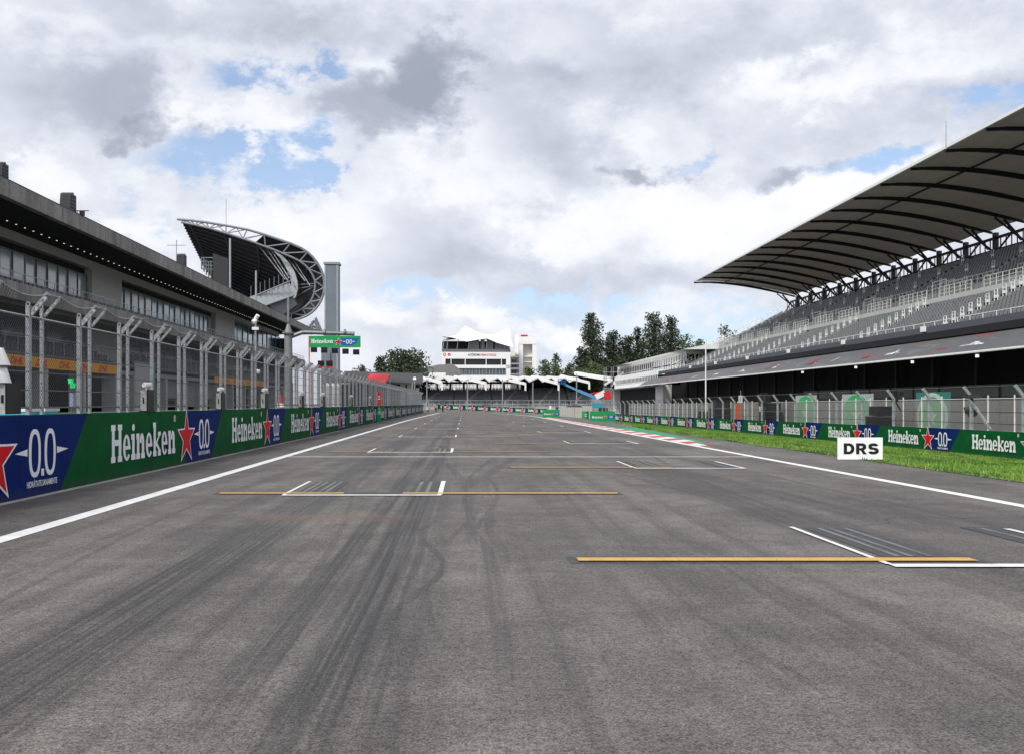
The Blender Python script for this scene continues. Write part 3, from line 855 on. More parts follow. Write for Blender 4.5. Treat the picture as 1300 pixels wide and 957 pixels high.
# balcony, its parapet, seats and railing
b = MB(); b.box(-1.2, 1.5, -45, 74, 6.35, 6.5); b.box(1.5, 1.72, -45, 74, 6.3, 7.08); b.build('parapet', fascia_c, pb)
b = MB(); b.box(-1.3, 1.49, -45, 74, 6.1, 6.34); b.build('balcony_floor', charcoal, pb)
s_ = MB()
yy = -20.0
while yy < 74:
    for row, (xx, zz) in enumerate(((.9, 7.05), (.1, 7.25))):
        s_.box(xx-.2, xx-.14, yy, yy+.42, zz, zz+.42); s_.box(xx-.14, xx+.2, yy, yy+.42, zz, zz+.06)
    yy += .52
tag(s_.build('seat', seat_pit, pb), kind='stuff')
r_ = MB(); r_.tube((1.6, -45, 7.55), (1.6, 74, 7.55), .02, 5)
yy = -20
while yy < 74: r_.box(1.58, 1.62, yy, yy+.04, 7.08, 7.55); yy += 1.25
r_.tube((1.6, -45, 7.3), (1.6, 74, 7.3), .012, 4)
r_.build('railing', galv, pb)
# first floor: dark glazing, terrace seats
b = MB(); b.box(-14, -2.2, -45, 74, 3.95, 6.19, 0); b.build('lounge_glazing', glass_dark, pb)
b = MB(); b.box(-2.22, -2.12, 0, .1, 3.97, 6.15); mu0 = b.build('mullion', galv_dark, pb)
for yy in range(22, 134, 3):
    o = mu0 if yy == 22 else dup(mu0, None, None, None, pb)
    o.location = (0, yy-60, 0)
b = MB()
s_ = MB(); yy = -20.0
while yy < 74:
    if not 5.5 < yy < 11.5:
        for xx, zz in ((-.2, 4.15), (-.8, 4.4), (-1.4, 4.65)):
            s_.box(xx-.2, xx-.14, yy, yy+.42, zz, zz+.42); s_.box(xx-.14, xx+.2, yy, yy+.42, zz, zz+.06)
    yy += .52
s_.box(-1.8, .0, -45, 74, 3.7, 4.1)
tag(s_.build('seat', seat_pit, pb), kind='stuff')
b = MB(); b.box(-14, 0, -45, 74, 3.43, 3.94); b.build('floor_band', grey_board, pb)
r_ = MB(); r_.tube((-.02, -45, 4.9), (-.02, 74, 4.9), .02, 5)
yy = -20
while yy < 74: r_.box(-.04, 0, yy, yy+.04, 3.95, 4.9); yy += 1.5
r_.build('railing', galv, pb)
# sponsor band
for a, c_ in ((28, 67), (92.7, 116)):
    b = MB(); b.box(.0, .05, a-60, c_-60, 3.42, 3.97); sb = b.build('sponsor_board', dhl_y, pb)
    t = MB(); yy = a+1.2
    while yy < c_-2.2:
        vs, fs = text_geo("DHL", .055)
        t.add(vs, fs, lambda p: (.056, yy-60 + p[0]*1.5 + .22*p[1], 3.53 + p[1]*.33)); yy += 3.1
    t.build('lettering', dhl_r, sb)
# garages
b = MB()
bay = [22 + 5.6*k for k in range(21)]
for yy in bay: b.box(-.9, .0-.02, yy-60-.22, yy-60+.22, 0, 3.42)
b.box(-.9, -.02, 70.2-60, 74.6-60, 0, 3.42); b.box(-.02, .03, 70.3-60, 74.5-60, .02, 4.3)
b.build('pillar', light_panel, pb)
b = MB(); b.box(.0, .06, 70.0-60, 74.8-60, 4.3, 4.42); b.box(.0, .06, 74.55-60, 74.8-60, 0, 4.3); b.build('door_frame', teal, pb)
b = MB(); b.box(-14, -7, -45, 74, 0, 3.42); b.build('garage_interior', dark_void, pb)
g = MB()
for k, yy in enumerate(bay[:-1]):
    if 74 < yy < 92 or k in (18, 19):
        g.box(-.6, -.55, yy+.25-60, yy+5.3-60, 1.4 if k % 2 else 2.0, 3.4)
        for j in range(5): g.box(-.55, -.53, yy+.25-60, yy+5.3-60, 1.5+j*.36, 1.54+j*.36)
g.build('roller_shutter', grey_board, pb)
# rounded glazed end with its own canopy
g = MB(); arc = [(-4 + 3.6*math.sin(a*R(9)), 74 + 3.6*(1-math.cos(a*R(9)))*0 + 3.0*math.cos(a*R(9)) - 3.0) for a in range(0, 11)]
cyl = [( -4 + 3.6*math.cos(R(9*a)), 73 + 4.2*math.sin(R(9*a))) for a in range(11)]
for (xa, ya), (xb, yb) in zip(cyl, cyl[1:]): g.quad((xa, ya, 4.3), (xb, yb, 4.3), (xb, yb, 9.9), (xa, ya, 9.9))
g.build('curved_glazing', glass_teal, pb)
g = MB()
for (xa, ya), (xb, yb) in zip(cyl, cyl[1:]): g.beam((xa+.1, ya, 6.6), (xb+.1, yb, 6.6), .5, .5)
g.build('curved_band', fascia_c, pb)
g = MB(); g.box(-8, -.1, 72, 76, 0, 4.3); g.box(-.1, -.04, 72.6, 72.8, .1, 4.3); g.box(-.1, -.04, 74.2, 74.35, .1, 4.3); g.build('end_wall', mat('pale_panel', (.42, .46, .48), .5), pb)

# things seen in the pit lane behind the fence
def small(name, label, cat, loc, fn, mats, group=None, rz=0):
    mb = MB(); fn(mb); o = mb.build(name, mats); o.location = loc; o.rotation_euler = (0,0,rz); return tag(o, label, cat, group)
pw = thing('pit_wall', 'low dark concrete pit wall seen through the chain-link fence', 'wall', (-10.4, 60, 0))
b = MB(); b.box(-.15, .15, -35, 110, 0, 1.05); b.build('concrete_wall', charcoal, pw)
b = MB(); b.tube((0, -35, 1.35), (0, 110, 1.35), .025)
for k in range(60): b.box(-.02, .02, -35+k*2.4, -34.96+k*2.4, 1.05, 1.35)
b.build('handrail', galv_dark, pw)
def crate(mb):
    mb.box(-.35, .35, -.35, .35, 0, .45); mb.box(-.37, .37, -.37, .37, .45, .52, 1); mb.box(.352, .36, -.2, .2, .12, .34, 1)
q = at(19, 528, 20.3)
small('storage_box', 'bright cyan storage box behind the fence, beside the grey cabinet on the wall', 'box', (q.x, q.y, 1.0), crate, [cyan_p, white_p], 'cyan boxes on the pit wall')
q = at(43, 528, 20.9)
small('storage_box', 'bright cyan storage box directly behind the first pair of fence posts', 'box', (q.x, q.y, 1.0), crate, [cyan_p, white_p], 'cyan boxes on the pit wall')
def signal(mb):
    mb.box(-.05, .05, -.18, .02, 0, .16, 0); mb.box(-.05, .05, 0, .2, -.14, .02, 0); mb.box(-.02, .0, .0, .04, -1.6, -.1, 1); mb.box(-.06, .06, -.03, .42, -.75, -.3, 2)
q = at(91, 487, 34)
tag(small('signal_lamp', 'lit green signal lamp over a pale notice panel inside the dark garages', 'lamp', (q.x, q.y, q.z), signal, [lamp_g, galv_dark, mat('pale_notice', (.35, .38, .55))]))
def cone(mb):
    mb.box(-.35, .35, -.35, .35, 0, .1); mb.tube((0,0,.1), (0,0,1.3), .32, 12, 0, .04); mb.tube((0,0,.5), (0,0,.72), .245, 12, 1, .185)
q = at(356, 520, 62)
small('traffic_cone', 'tall red and white cone seen through the fence before the gantry pole', 'cone', (q.x, q.y, .9), cone, [red_p, white_p])
def tank(mb):
    mb.tube((0,0,0), (0,0,3.4), .42, 14); mb.tube((0,0,3.4), (0,0,3.7), .42, 14, 0, .2); mb.tube((0,0,.9), (0,0,1.0), .44, 14, 1)
for px, lb in ((414, 'white upright tank beyond the fence, farthest from the white striped sign post'), (421, 'middle white upright tank of the three beyond the fence'), (427, 'white upright tank beyond the fence, the one beside the open gap')):
    q = at(px, 500, 118); small('storage_tank', lb, 'tank', (q.x, q.y, .2), tank, [white_p, galv_dark], 'white tanks beyond the fence')

# line-array loudspeakers on the roof edge
def speaker(mb):
    for j in range(6):
        mb.box(-.32, .32, -.45+.03*j, .45, j*.36, j*.36+.33, 0); mb.box(.321, .33, -.35+.03*j, .36, j*.36+.05, j*.36+.28, 1)
    mb.box(-.34, .34, -.1, .1, 2.16, 2.3, 2)
for px, py, lb, hh in ((6, 234, 'black loudspeaker stack on the roof edge, cut by the photo edge', .8), (91, 272, 'black loudspeaker stack on the roof edge with a camera arm beside it', 1.0), (234, 344, 'black loudspeaker stack on the roof edge nearest the curved arena', .95)):
    Y = 1340*20.1/(590-px)
    o = small('roof_loudspeaker', lb, 'loudspeaker', (-20.3, Y, 11.2), speaker, [charcoal, black_metal, galv_dark], 'loudspeakers on the pit building roof')
    o.scale = (hh*.85, hh, hh*.5)
q = at(104, 268, 54.2)
small('roof_camera', 'small camera on a thin arm sticking out over the pit roof', 'camera', (q.x, q.y, q.z), lambda mb: (mb.beam((-.35,0,.0), (.35,0,.0), .04, .04), mb.box(-.1,.12,-.1,.1,-.25,0), mb.box(-.25,-.22,-.02,.02,-.5,0)), [black_metal])

# cabinets with lamps on top of the pit-side wall
def make_cabinet():
    root = thing('timing_cabinet', 'x', 'cabinet', (0,0,0), 0, 'cabinets on the pit-side wall')
    b = MB(); b.box(-.11, .03, -.1, .38, .03, .50, 0); b.box(.031, .06, -.09, .40, .02, .51, 1); b.box(-.13, .08, -.12, .42, 0, .03, 1); b.build('case', [mat('cabinet_grey', (.40, .40, .38), .5), black_metal], root)
    b = MB(); b.box(-.055, -.025, -.106, -.1, .19, .33); b.build('handle', black_metal, root)
    b = MB(); b.tube((-.04,.1,.50), (-.04,.1,.58), .025, 8); b.tube((-.06,.0,.62), (.02,.2,.62), .06, 10); b.build('camera_head', white_p, root)
    return root
cab = make_cabinet()
cabs = [(186, 'grey cabinet with white head on the wall above the first full banner word'), (280, 'grey cabinet on the wall where the second blue panel turns green'),
        (336, 'slim cabinet on the wall just above the third red star'), (383, 'small cabinet on the wall, the one in line with the gantry pole'), (410, 'small cabinet on the wall under the green gantry board'),
        (446, 'tiny dark cabinet on the wall before the red sign post'), (470, 'tiny cabinet on the wall beside the red sign post')]
for i, (px, lb) in enumerate(cabs):
    Y = 1340*7.36/(590-px)
    o = cab if i == 0 else dup(cab)
    o.location = (-7.36, Y, 1.41); o['label'] = lb
    k_ = 1.0 if i < 2 else 1.1
    o.scale = (k_, k_, k_)
big = thing('timing_cabinet', 'large white cabinet with ribbed horn and black side at the end of the wall', 'cabinet', (-7.38, 16.95, 1.41))
b = MB(); b.box(-.16, .04, -.1, .42, .03, .5, 0); b.box(.041, .07, -.09, .44, .02, .52, 1); b.build('case', [mat('cabinet_white', (.55, .55, .53)), black_metal], big)
b = MB(); b.box(-.02, .02, -.107, -.1, .2, .33); b.build('handle', black_metal, big)
b = MB()
for z0, r0, r1, hh in ((.52, .17, .10, .24), (.80, .16, .05, .28)): b.tube((-.08, 0, z0), (-.08, 0, z0+hh), r0, 16, 0, r1)
b.tube((-.08,0,.76), (-.08,0,.80), .12, 14, 1)
b.build('horn', [white_p, galv_dark], big)

# upright marshal sign by the wall
ms = thing('marshal_sign', 'upright red and green sign with a white disc standing at the pit-side wall', 'sign', at(482, 535, 87.5))
ms.location = (-7.1, 87.5, 0)
b = MB(); b.box(-.15, .15, -.03, .03, 1.42, 2.6, 0); b.box(-.15, .15, -.03, .03, .06, 1.2, 1); b.box(-.03, .03, .031, .06, 0, 2.6, 2); b.build('panel', [red_p, mat('sign_green', (.0, .38, .08)), galv], ms)
b = MB(); b.ring_xz(0, .85, .11, .11, .04, -.036, -.03); b.box(-.08, .08, -.036, -.03, 2.15, 2.22); b.box(-.08, .08, -.036, -.03, 1.95, 2.02); b.build('emblem', bwhite, ms)

# camera mast, gantry with start lights
cm = thing('camera_mast', 'slim white mast with camera heads rising behind the fence before the gantry', 'mast', (-9.1, 45.9, 0))
b = MB(); b.tube((0,0,0), (0,0,5.2), .05, 8); b.build('pole', galv, cm)
b = MB(); b.tube((-.1,-.1,5.1), (.02,.0,5.2), .1, 10); b.tube((-.0,0,5.25), (.12,-.05,5.42), .09, 10); b.box(-.14,.14,-.08,.08,4.78,4.9); b.tube((.05,0,3.0), (.18,0,2.95), .09, 8); b.build('camera_head', white_p, cm)

gy = 80.0
ga = thing('light_gantry', 'start light gantry: thick pole with an arm holding a green banner and black lights', 'gantry', (at(366, 512, gy).x, gy, 0))
gx = ga.location.x
def L(px, py): v = at(px, py, gy); return (v.x-gx, v.z)
b = MB(); b.tube((0,0,0), (0,0,L(0,424)[1]), .33, 18, 0, .30); zt = L(0,424)[1]
b.tube((0,0,zt), (0,0,zt+.12), .46, 16); b.tube((0,0,zt+.12), (0,0,zt+.75), .30, 14, 0, .10); b.tube((0,0,zt+.9), (0,0,L(0,378)[1]), .09, 10)
b.build('pole', mat('pole_steel', (.24, .25, .255), .6, .2), ga)
b = MB(); x1, z1 = L(450, 424)
b.tube((.1,0,zt-.25), (1.1,0,z1+.12), .16, 10); b.tube((1.1,0,z1+.12), (x1,0,z1), .16, 10)
for px in (412, 438): xx, zz = L(px, 423); b.tube((xx-.08,0,zz+.05), (xx+.08,0,zz+.05), .24, 12)
b.build('arm', galv_dark, ga)
xa, za = L(394, 441.5); xb, zb = L(458, 427)
b = MB(); b.box(xa, xb, -.3, -.15, za, zb, 0)
gb_ = b.build('sign_board', [mat('gantry_green', (.01, .30, .09))], ga)
W = xb-xa; Hh = zb-za
b = MB(); b.prism_xz([(xa+W*.60, za+Hh*.2), (xa+W*.86, za+Hh*.2), (xa+W*.98, za+Hh*.80), (xa+W*.63, za+Hh*.80)], -.312, -.301); b.build('blue_flash', mat('gantry_blue', (.01, .09, .42)), gb_)
b = MB(); star_on(b, xa+W*.565, za+Hh*.47, Hh*.36, -.325, 1.1); b.build('star', [bwhite, bred], gb_)
b = MB(); slab_word(b, xa+W*.03, za+Hh*.36, W*.43, Hh*.36, -.304); b.ring_xz(xa+W*.745, za+Hh*.5, .11, .17, .05, -.32, -.313); b.ring_xz(xa+W*.81, za+Hh*.5, .11, .17, .05, -.32, -.313)
b.box(xa+W*.66, xa+W*.70, -.32, -.313, za+Hh*.48, za+Hh*.54); b.box(xa+W*.85, xa+W*.89, -.32, -.313, za+Hh*.48, za+Hh*.54)
b.build('lettering', bwhite, gb_)
for px, py, in ((399, 444.3), (412, 444.9), (425.5, 445.6), (439, 446.4), (452.5, 447.3), (408, 461.5), (418.7, 461.5)):
    cx, cz = L(px, py); hw = .235
    b = MB(); b.box(cx-hw, cx+hw, -.28, -.08, cz-.2, cz+.2, 0)
    for sx in (-.11, .11):
        b.tube((cx+sx, -.281, cz), (cx+sx, -.34, cz), .075, 10, 0)
    b.build('start_light', black_metal, ga)
b = MB()
for px in (408, 418.7):
    cx, cz = L(px, 466.5); b.box(cx-.22, cx+.22, -.25, -.15, cz-.1, cz+.12)
b.build('red_plate', red_p, ga)
b = MB(); cx, _ = L(393, 0); b.tube((cx, -.2, 0), (cx, -.2, zb), .04, 8, 1); b.tube((cx-.06, -.2, 0), (cx-.06, -.2, zb), .05, 8, 0); b.build('hanger', [white_p, dhl_r], ga)

# ------------------------------------------------------------------ arena stand behind the pits, concrete light tower
AY = 260.0
def A(cx, cy, dY=0): return at(220+cx/5.98, 270+cy/5.98, AY+dY)
ar = thing('arena_stand', 'huge curved arena roof with white tube trusses rising behind the pit building', 'grandstand', (0,0,0))
up = [(30,52),(130,60),(250,75),(400,100),(560,130),(690,168),(800,205),(890,235),(970,270),(1020,302),(1060,340),(1095,385),(1120,430),(1138,475),(1145,520),(1145,570),(1140,620),(1125,662),(1105,700),(1080,732),(1050,760),(1010,785),(960,805),(890,820)]
lo = [(60,75),(165,95),(270,120),(400,158),(530,200),(620,230),(700,260),(765,283),(830,310),(900,340),(960,370),(1000,400),(1030,430),(1058,475),(1075,520),(1077,565),(1070,610),(1057,648),(1040,680),(1012,708),(980,730),(942,750),(900,765),(820,775)]
b = MB(); b.path([A(*p, 0) for p in up], .30, 8); b.path([A(*p, 0) for p in lo], .25, 8); b.build('arch_chord', mat('truss_steel', (.20, .215, .23), .5, .2), ar)
b = MB()
for i in range(0, len(up)-1):
    if i < 4:
        b.tube(A(*lo[i]), A(*up[min(i+1, 23)]), .14, 6); b.tube(A(*up[i+1]), A(*lo[i+1]), .14, 6)
        mid = [(up[i][0]+up[i+1][0])/2, (up[i][1]+up[i+1][1])/2]; b.tube(A(*mid), A(*lo[i+1]), .12, 6); b.tube(A(*lo[i]), A(*mid), .12, 6)
    elif i % 2 == 0: b.tube(A(*lo[i]), A(*up[i+1]), .17, 6); b.tube(A(*up[i+1]), A(*lo[min(i+2, 23)]), .17, 6)
b.build('truss_web', MATS['truss_steel'], ar)
# shell: from the arch back and down
bot = [(230,400),(262,455),(300,515),(360,560),(420,600),(500,640),(570,672),(640,705),(720,742),(800,775),(850,790),(890,800)]
top = [(70,80),(130,92),(250,112),(390,150),(530,195),(640,228),(760,275),(860,320),(950,372),(1020,430),(1060,500),(1062,600)]
rows = []
N = len(top); K = 16
for j in range(K+1):
    t = j/K; r__ = []
    for i in range(N):
        a = A(*top[i], 3); c_ = A(*bot[i], 26)
        p = a.lerp(c_, t); p.y += 14*math.sin(math.pi*t)*min(1, i/4); r__.append(p)
    rows.append(r__)
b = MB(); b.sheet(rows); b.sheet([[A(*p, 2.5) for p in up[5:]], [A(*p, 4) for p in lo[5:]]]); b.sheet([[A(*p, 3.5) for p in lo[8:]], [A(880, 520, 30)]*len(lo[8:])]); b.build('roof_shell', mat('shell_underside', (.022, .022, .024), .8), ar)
b = MB()
for r__ in rows[1:-1]: b.path([p - Vector((0, .5, 0)) for p in r__], .22, 4)
for i in range(1, N, 2): b.path([rows[j][i] - Vector((0, .8, 0)) for j in range(K+1)], .3, 4)
b.build('purlin', mat('purlin_steel', (.06, .062, .066), .6), ar)
b = MB()
us = [A(*p, 1) for p in up[3:18]]; ub = [A(*p, 16) for p in up[3:18]]
b.sheet([us, [p + Vector((0, 0, -.2)) for p in ub]]); b.sheet([[A(*p, 4) for p in up[7:16]], [A(*p, 6) for p in lo[7:16]]])
b.build('outer_cladding', brown_clad, ar)
# inner steel: crescent fin, ramp, fans of tubes
fin_o = [(760,290),(830,330),(880,385),(920,450),(942,520),(945,580),(930,640),(890,690),(850,705)]
fin_i = [(760,290),(815,350),(850,410),(880,470),(895,530),(895,580),(880,630),(860,670),(845,700)]
b = MB()
for i in range(len(fin_o)-1):
    p = [A(*fin_o[i], 2), A(*fin_i[i], 2), A(*fin_i[i+1], 2), A(*fin_o[i+1], 2)]; q = [v + Vector((0, 1.2, 0)) for v in p]
    b.poly(p); b.poly(q[::-1]); b.poly([p[0], p[3], q[3], q[0]]); b.poly([p[1], q[1], q[2], p[2]])
b.build('crescent_fin', mat('fin_grey', (.38, .41, .43), .5), ar)
b = MB()
for a, c_ in (((700,260),(870,520)), ((740,280),(880,500)), ((820,310),(885,480)), ((830,310),(920,560)), ((640,240),(850,510)), ((930,550),(1080,540)), ((930,580),(1060,560)), ((930,640),(1070,560)), ((900,340),(1040,560)), ((870,350),(1000,520))):
    b.tube(A(*a, 5), A(*c_, 1.5), .14, 6)
b.build('strut', MATS['truss_steel'], ar)
b = MB()
b.beam(A(600,690,-4), A(900,585,-2), 2.5, 3.2, 0); b.beam(A(760,740,0), A(905,640,0), 3, 5, 1)
for k in range(9):
    p = A(590+k*35, 665-k*14, -5); b.tube(p, p + Vector((0,0,3.4)), .1, 4, 1)
b.tube(A(580,650,-5), A(890,520,-5), .16, 5, 1)
b.build('ramp', [MATS['fin_grey'], galv_dark], ar)
b = MB(); p = [A(300,310,-2), A(415,350,-2), A(415,600,-2), A(300,560,-2)]; q = [v + Vector((0, 1, 0)) for v in p]
b.poly(p[::-1]); b.poly(q); [b.poly([p[i], p[(i+1)%4], q[(i+1)%4], q[i]]) for i in range(4)]
b.build('screen_back', mat('screen_back', (.03, .03, .033)), ar)
b = MB()
for a, c_ in (((1040,860),(1070,820)), ((1020,880),(1110,890)), ((1070,820),(1110,890)), ((1040,850),(1100,880)), ((1020,880),(1060,840)), ((1080,800),(1125,900)), ((1010,870),(1090,860)), ((1050,880),(1055,830))):
    b.tube(A(*a), A(*c_), .35, 5)
b.build('lattice', MATS['truss_steel'], ar); b = MB()
for k in range(5): b.tube(A(215+k*18, 340+k*10, 2), A(215+k*18, 430+k*22, 2), .18, 4)
for k in range(4): b.tube(A(215, 345+k*28, 2), A(300, 345+k*30, 2), .15, 4)
b.build('ladder_frame', MATS['truss_steel'], ar)
def pole_thing(name, label, cat, px, py0, py1, Y, r, m=galv, extra=None):
    root = thing(name, label, cat, (at(px, 512, Y).x, Y, 0))
    b = MB(); z1 = at(px, py0, Y).z; b.tube((0,0,max(0 if py1 is None else at(px, py1, Y).z, -1.5)), (0,0,z1), r, 8, 0, r*.8); b.build('pole', m, root)
    if extra: extra(root, z1)
    return root
pole_thing('mast', 'tall thin pole in front of the dark video screen of the arena', 'mast', 292, 303, None, 190, .22)
pole_thing('mast', 'short thin pole beside the arena ramp behind the pit roof', 'mast', 325, 344, None, 190, .2)
pole_thing('mast', 'hair-thin aerial sticking up above the arena roof edge', 'aerial', 287, 253, None, 300, .1)
def cross(root, z1):
    b = MB(); b.tube((-1.4,0,z1-.8), (1.4,0,z1-.8), .05, 4); b.build('crossbar', galv, root)
pole_thing('mast', 'thin aerial with a crossbar between the roof loudspeaker and the arena', 'aerial', 224, 305, None, 160, .09, galv, cross)

tw = thing('concrete_tower', 'plain blue-grey slab tower standing beside the curved arena roof', 'tower', (at(422, 512, 200).x, 200, 0))
hw = 1.28; zt = at(0, 337, 200).z
b = MB(); b.box(-hw, hw, -1.5, 1.5, 0, zt, 0); b.box(hw*.72, hw+.02, -1.55, -1.49, 0, zt-.1, 1); b.box(-hw-.02, -hw*.8, -1.55, -1.49, 0, zt-.1, 1); b.build('shaft', [tower_m, mat('tower_edge', (.26, .30, .33))], tw)
b = MB(); b.box(-hw-.2, hw+.2, -1.7, 1.7, zt, zt+.4); b.build('cap', MATS['tower_edge'], tw)
b = MB(); b.box(-hw-.6, -.2, -1.8, 1.2, 0, at(0, 448, 200).z); b.build('lower_block', tower_m, tw)

# ------------------------------------------------------------------ low buildings at the end of the pits
sh = thing('pit_exit_shed', 'long low shed with dark slate roof at the end of the pits', 'building', (0,0,0))
Ys = 215
def S(px, py, dY=0): return at(px, py, Ys+dY)
b = MB(); p = [S(432, 484), S(537, 486), S(537, 474, 10), S(437, 471, 10)]; b.poly(p); q = [v-Vector((0,0,.35)) for v in p]; b.poly(q[::-1]); [b.poly([p[i], p[(i+1)%4], q[(i+1)%4], q[i]]) for i in range(4)]
b.build('roof', slate, sh)
b = MB(); a0 = S(432, 487, 6); a1 = S(532, 487, 6); b.box(a0.x, a1.x, Ys+6, Ys+9, -.5, a0.z); b.build('wall', dark_void, sh)
b = MB()
for pa, pb_, m in ((506, 513, 0), (515, 523, 0), (489, 492, 0), (474, 476, 0)):
    x0 = S(pa, 0).x; x1 = S(pb_, 0).x; b.box(x0, x1, Ys+5, Ys+5.9, 0, S(0, 487).z)
b.build('white_panel', white_p, sh)
def red_can(mb):
    p = [S(463, 485, -6), S(489, 485, -6), S(495, 475, 0), S(470, 474, 0)]; mb.poly(p); q = [v-Vector((0,0,.4)) for v in p]; mb.poly(q[::-1]); [mb.poly([p[i], p[(i+1)%4], q[(i+1)%4], q[i]]) for i in range(4)]
    for v in p: mb.tube(v-Vector((0,0,.3)), (v.x, v.y, 0), .09, 5, 1)
mb = MB(); red_can(mb); tag(mb.build('red_canopy', [mat('canopy_red', (.62, .03, .035), .6), galv]), 'bright red sloping canopy in front of the dark slate shed', 'canopy')
cl_ = thing('camera_post', 'grey post with white cameras and blue box where the pit fence ends', 'post', (at(530, 512, 190).x, 190, 0))
b = MB(); b.tube((-.9,0,0), (-.9,0,5.4), .12, 6); b.tube((-.5,0,0), (-.5,0,6), .12, 6); b.build('pole', galv, cl_)
b = MB(); b.box(-.3, .45, -.3, .3, .6, 2.3); b.build('blue_box', lift_blue, cl_)
b = MB(); b.box(-.4, .8, -.3, .3, 2.9, 3.0); b.box(-.3, .3, -.3, .3, 3.0, 4.4); b.build('booth', mat('booth_teal', (.1, .17, .17)), cl_)
b = MB(); b.tube((-1.5,0,3.6), (-1.0,0,2.6), .16, 6); b.tube((-.5,0,5.9), (-.5,-.4,6.1), .3, 8); b.build('camera_head', white_p, cl_)

dm = thing('round_roof_hall', 'pale hall with a rounded grey roof left of the white control tower', 'building', (0,0,0))
dm['label'] = 'pale hall with a rounded grey roof beside the white control tower'
b = MB(); prof = [(520, 480), (527, 472), (540, 467), (556, 463), (575, 462), (585, 470), (585, 480)]
pts = [(at(*p, 380).x, at(*p, 380).z) for p in prof]; b.prism_xz(pts, 380, 400); b.build('roof', mat('dome_grey', (.20, .20, .20)), dm)
b = MB(); b.box(at(544, 0, 376).x, at(566, 0, 376).x, 372, 376, -1, at(0, 473, 372).z); b.build('wall', white_bright, dm)

# ------------------------------------------------------------------ white control tower with tent roof
TY = 430
ct = thing('control_tower', 'white control tower with dark window bands under a peaked white tent roof', 'building', (at(561, 0, TY).x, TY, 0), R(4))
k_ = TY/1340
def T(px, py): return ((px-561)*k_, 1.6-(py-512)*k_)
x1, _ = T(648.5, 0)
def tb(name, m, *rs):
    b = MB()
    for r_ in rs: b.box(*r_)
    return b.build(name, m, ct)
zr = T(0, 447)[1]
tb('wall', white_bright, (0, x1, 0, 14, -1, T(0, 476)[1]), (0, x1, 0, 14, T(0, 467.5)[1], T(0, 463.2)[1]), (0, x1, 0, 14, T(0, 455.5)[1], zr),
   (0, T(565.5,0)[0], 0, 14, T(0,476)[1], T(0,455.5)[1]), (T(643,0)[0], x1, 0, 14, T(0,476)[1], T(0,455.5)[1]))
tb('interior', dark_void, (.6, x1-.6, 1.2, 13, 0, zr-.6))
for a, c_ in ((566, 572), (573.5, 590), (591.5, 616.5), (619, 636), (637.5, 642.5)):
    b = MB(); b.box(T(a,0)[0], T(c_,0)[0], .5, .6, T(0,463.2)[1], T(0,455.5)[1]); b.build('window', glass_dark, ct)
tb('mullion', white_bright, *[(T(a,0)[0]-.15, T(a,0)[0]+.15, .1, .7, T(0,463.2)[1], T(0,455.5)[1]) for a in (572.7, 590.7, 617.5, 637)])
for i in range(6):
    a = 566 + i*13; b = MB()
    b.box(T(a,0)[0], T(a+11.5,0)[0], .5, .6, T(0,475.8)[1], T(0,467.7)[1]); wo = b.build('window', mat('blue_grey_glass', (.10, .13, .15), .2), ct)
    b = MB(); [b.box(T(a+3.8*j,0)[0]-.12, T(a+3.8*j,0)[0]+.12, .3, .5, T(0,475.8)[1], T(0,467.7)[1]) for j in range(4)]; b.build('frame', galv, wo)
b = MB(); put_text(b, "AUTÓDROMO", T(594,0)[0], T(0,451.8)[1], 5.2, .85, -.03, .03); b.build('lettering', black_txt, ct)
b = MB(); put_text(b, "HERMANOS RODRÍGUEZ", T(611,0)[0], T(0,451.8)[1], 6.2, .85, -.03, .02); b.build('lettering', dhl_r, ct)
b = MB(); b.ring_xz(T(564.5,0)[0], T(0,450.3)[1], .6, .7, .28, -.04, 0); b.ring_xz(T(570.3,0)[0], T(0,450.3)[1], .6, .6, .4, -.04, 0); b.build('emblem', dhl_r, ct)
# terrace with panels and tent
tb('terrace_rail', galv_dark, (0, x1, .1, .3, zr, zr+1.2))
tb('terrace_wall', grey_board, (T(596,0)[0], T(609,0)[0], 2, 3, zr, zr+5.6), (T(611,0)[0], T(616,0)[0], 2, 3, zr, zr+5.6), (T(619,0)[0], T(627,0)[0], 2, 3, zr, zr+5.6), (T(629,0)[0], x1, 2, 3, zr, zr+5))
tb('terrace_room', dark_void, (T(563,0)[0], x1-.3, 3.2, 12, zr, zr+4.6))
b = MB()
for px in (562, 567, 580, 594, 617, 640): b.tube((T(px,0)[0], .5, zr), (T(px,0)[0]+.6, .3, zr+5.4), .16, 5)
b.build('terrace_column', galv, ct)
tent = MB()
fe = [(560.5, 427.5), (574, 429), (592, 434), (606, 431.5), (618, 430), (630, 435), (640, 438), (651, 441)]
rg = [(570, 428), (580, 425), (592.5, 412.5), (605, 419.5), (618, 424), (630, 423), (641, 419), (648.5, 414)]
bk = [(566, 430), (578, 429), (592, 427), (606, 428), (618, 429), (630, 429), (641, 428), (652, 432)]
def TT(l, yv): return [Vector((T(*p)[0], yv, T(*p)[1])) for p in l]
rf, rr_, rb = TT(fe, -1.5), TT(rg, 5), TT(bk, 12)
mid1 = [a.lerp(c_, .5) - Vector((0, 0, .35)) for a, c_ in zip(rf, rr_)]
tent.sheet([rf, mid1, rr_, rb])
tent.build('tent_roof', mat('tent_fabric', (.86, .86, .84), .6, var=.02), ct)
b = MB()
for p in (rr_[2], rr_[7]): b.tube((p.x, p.y, zr), (p.x, p.y, p.z-.1), .2, 5)
b.build('tent_mast', galv, ct)

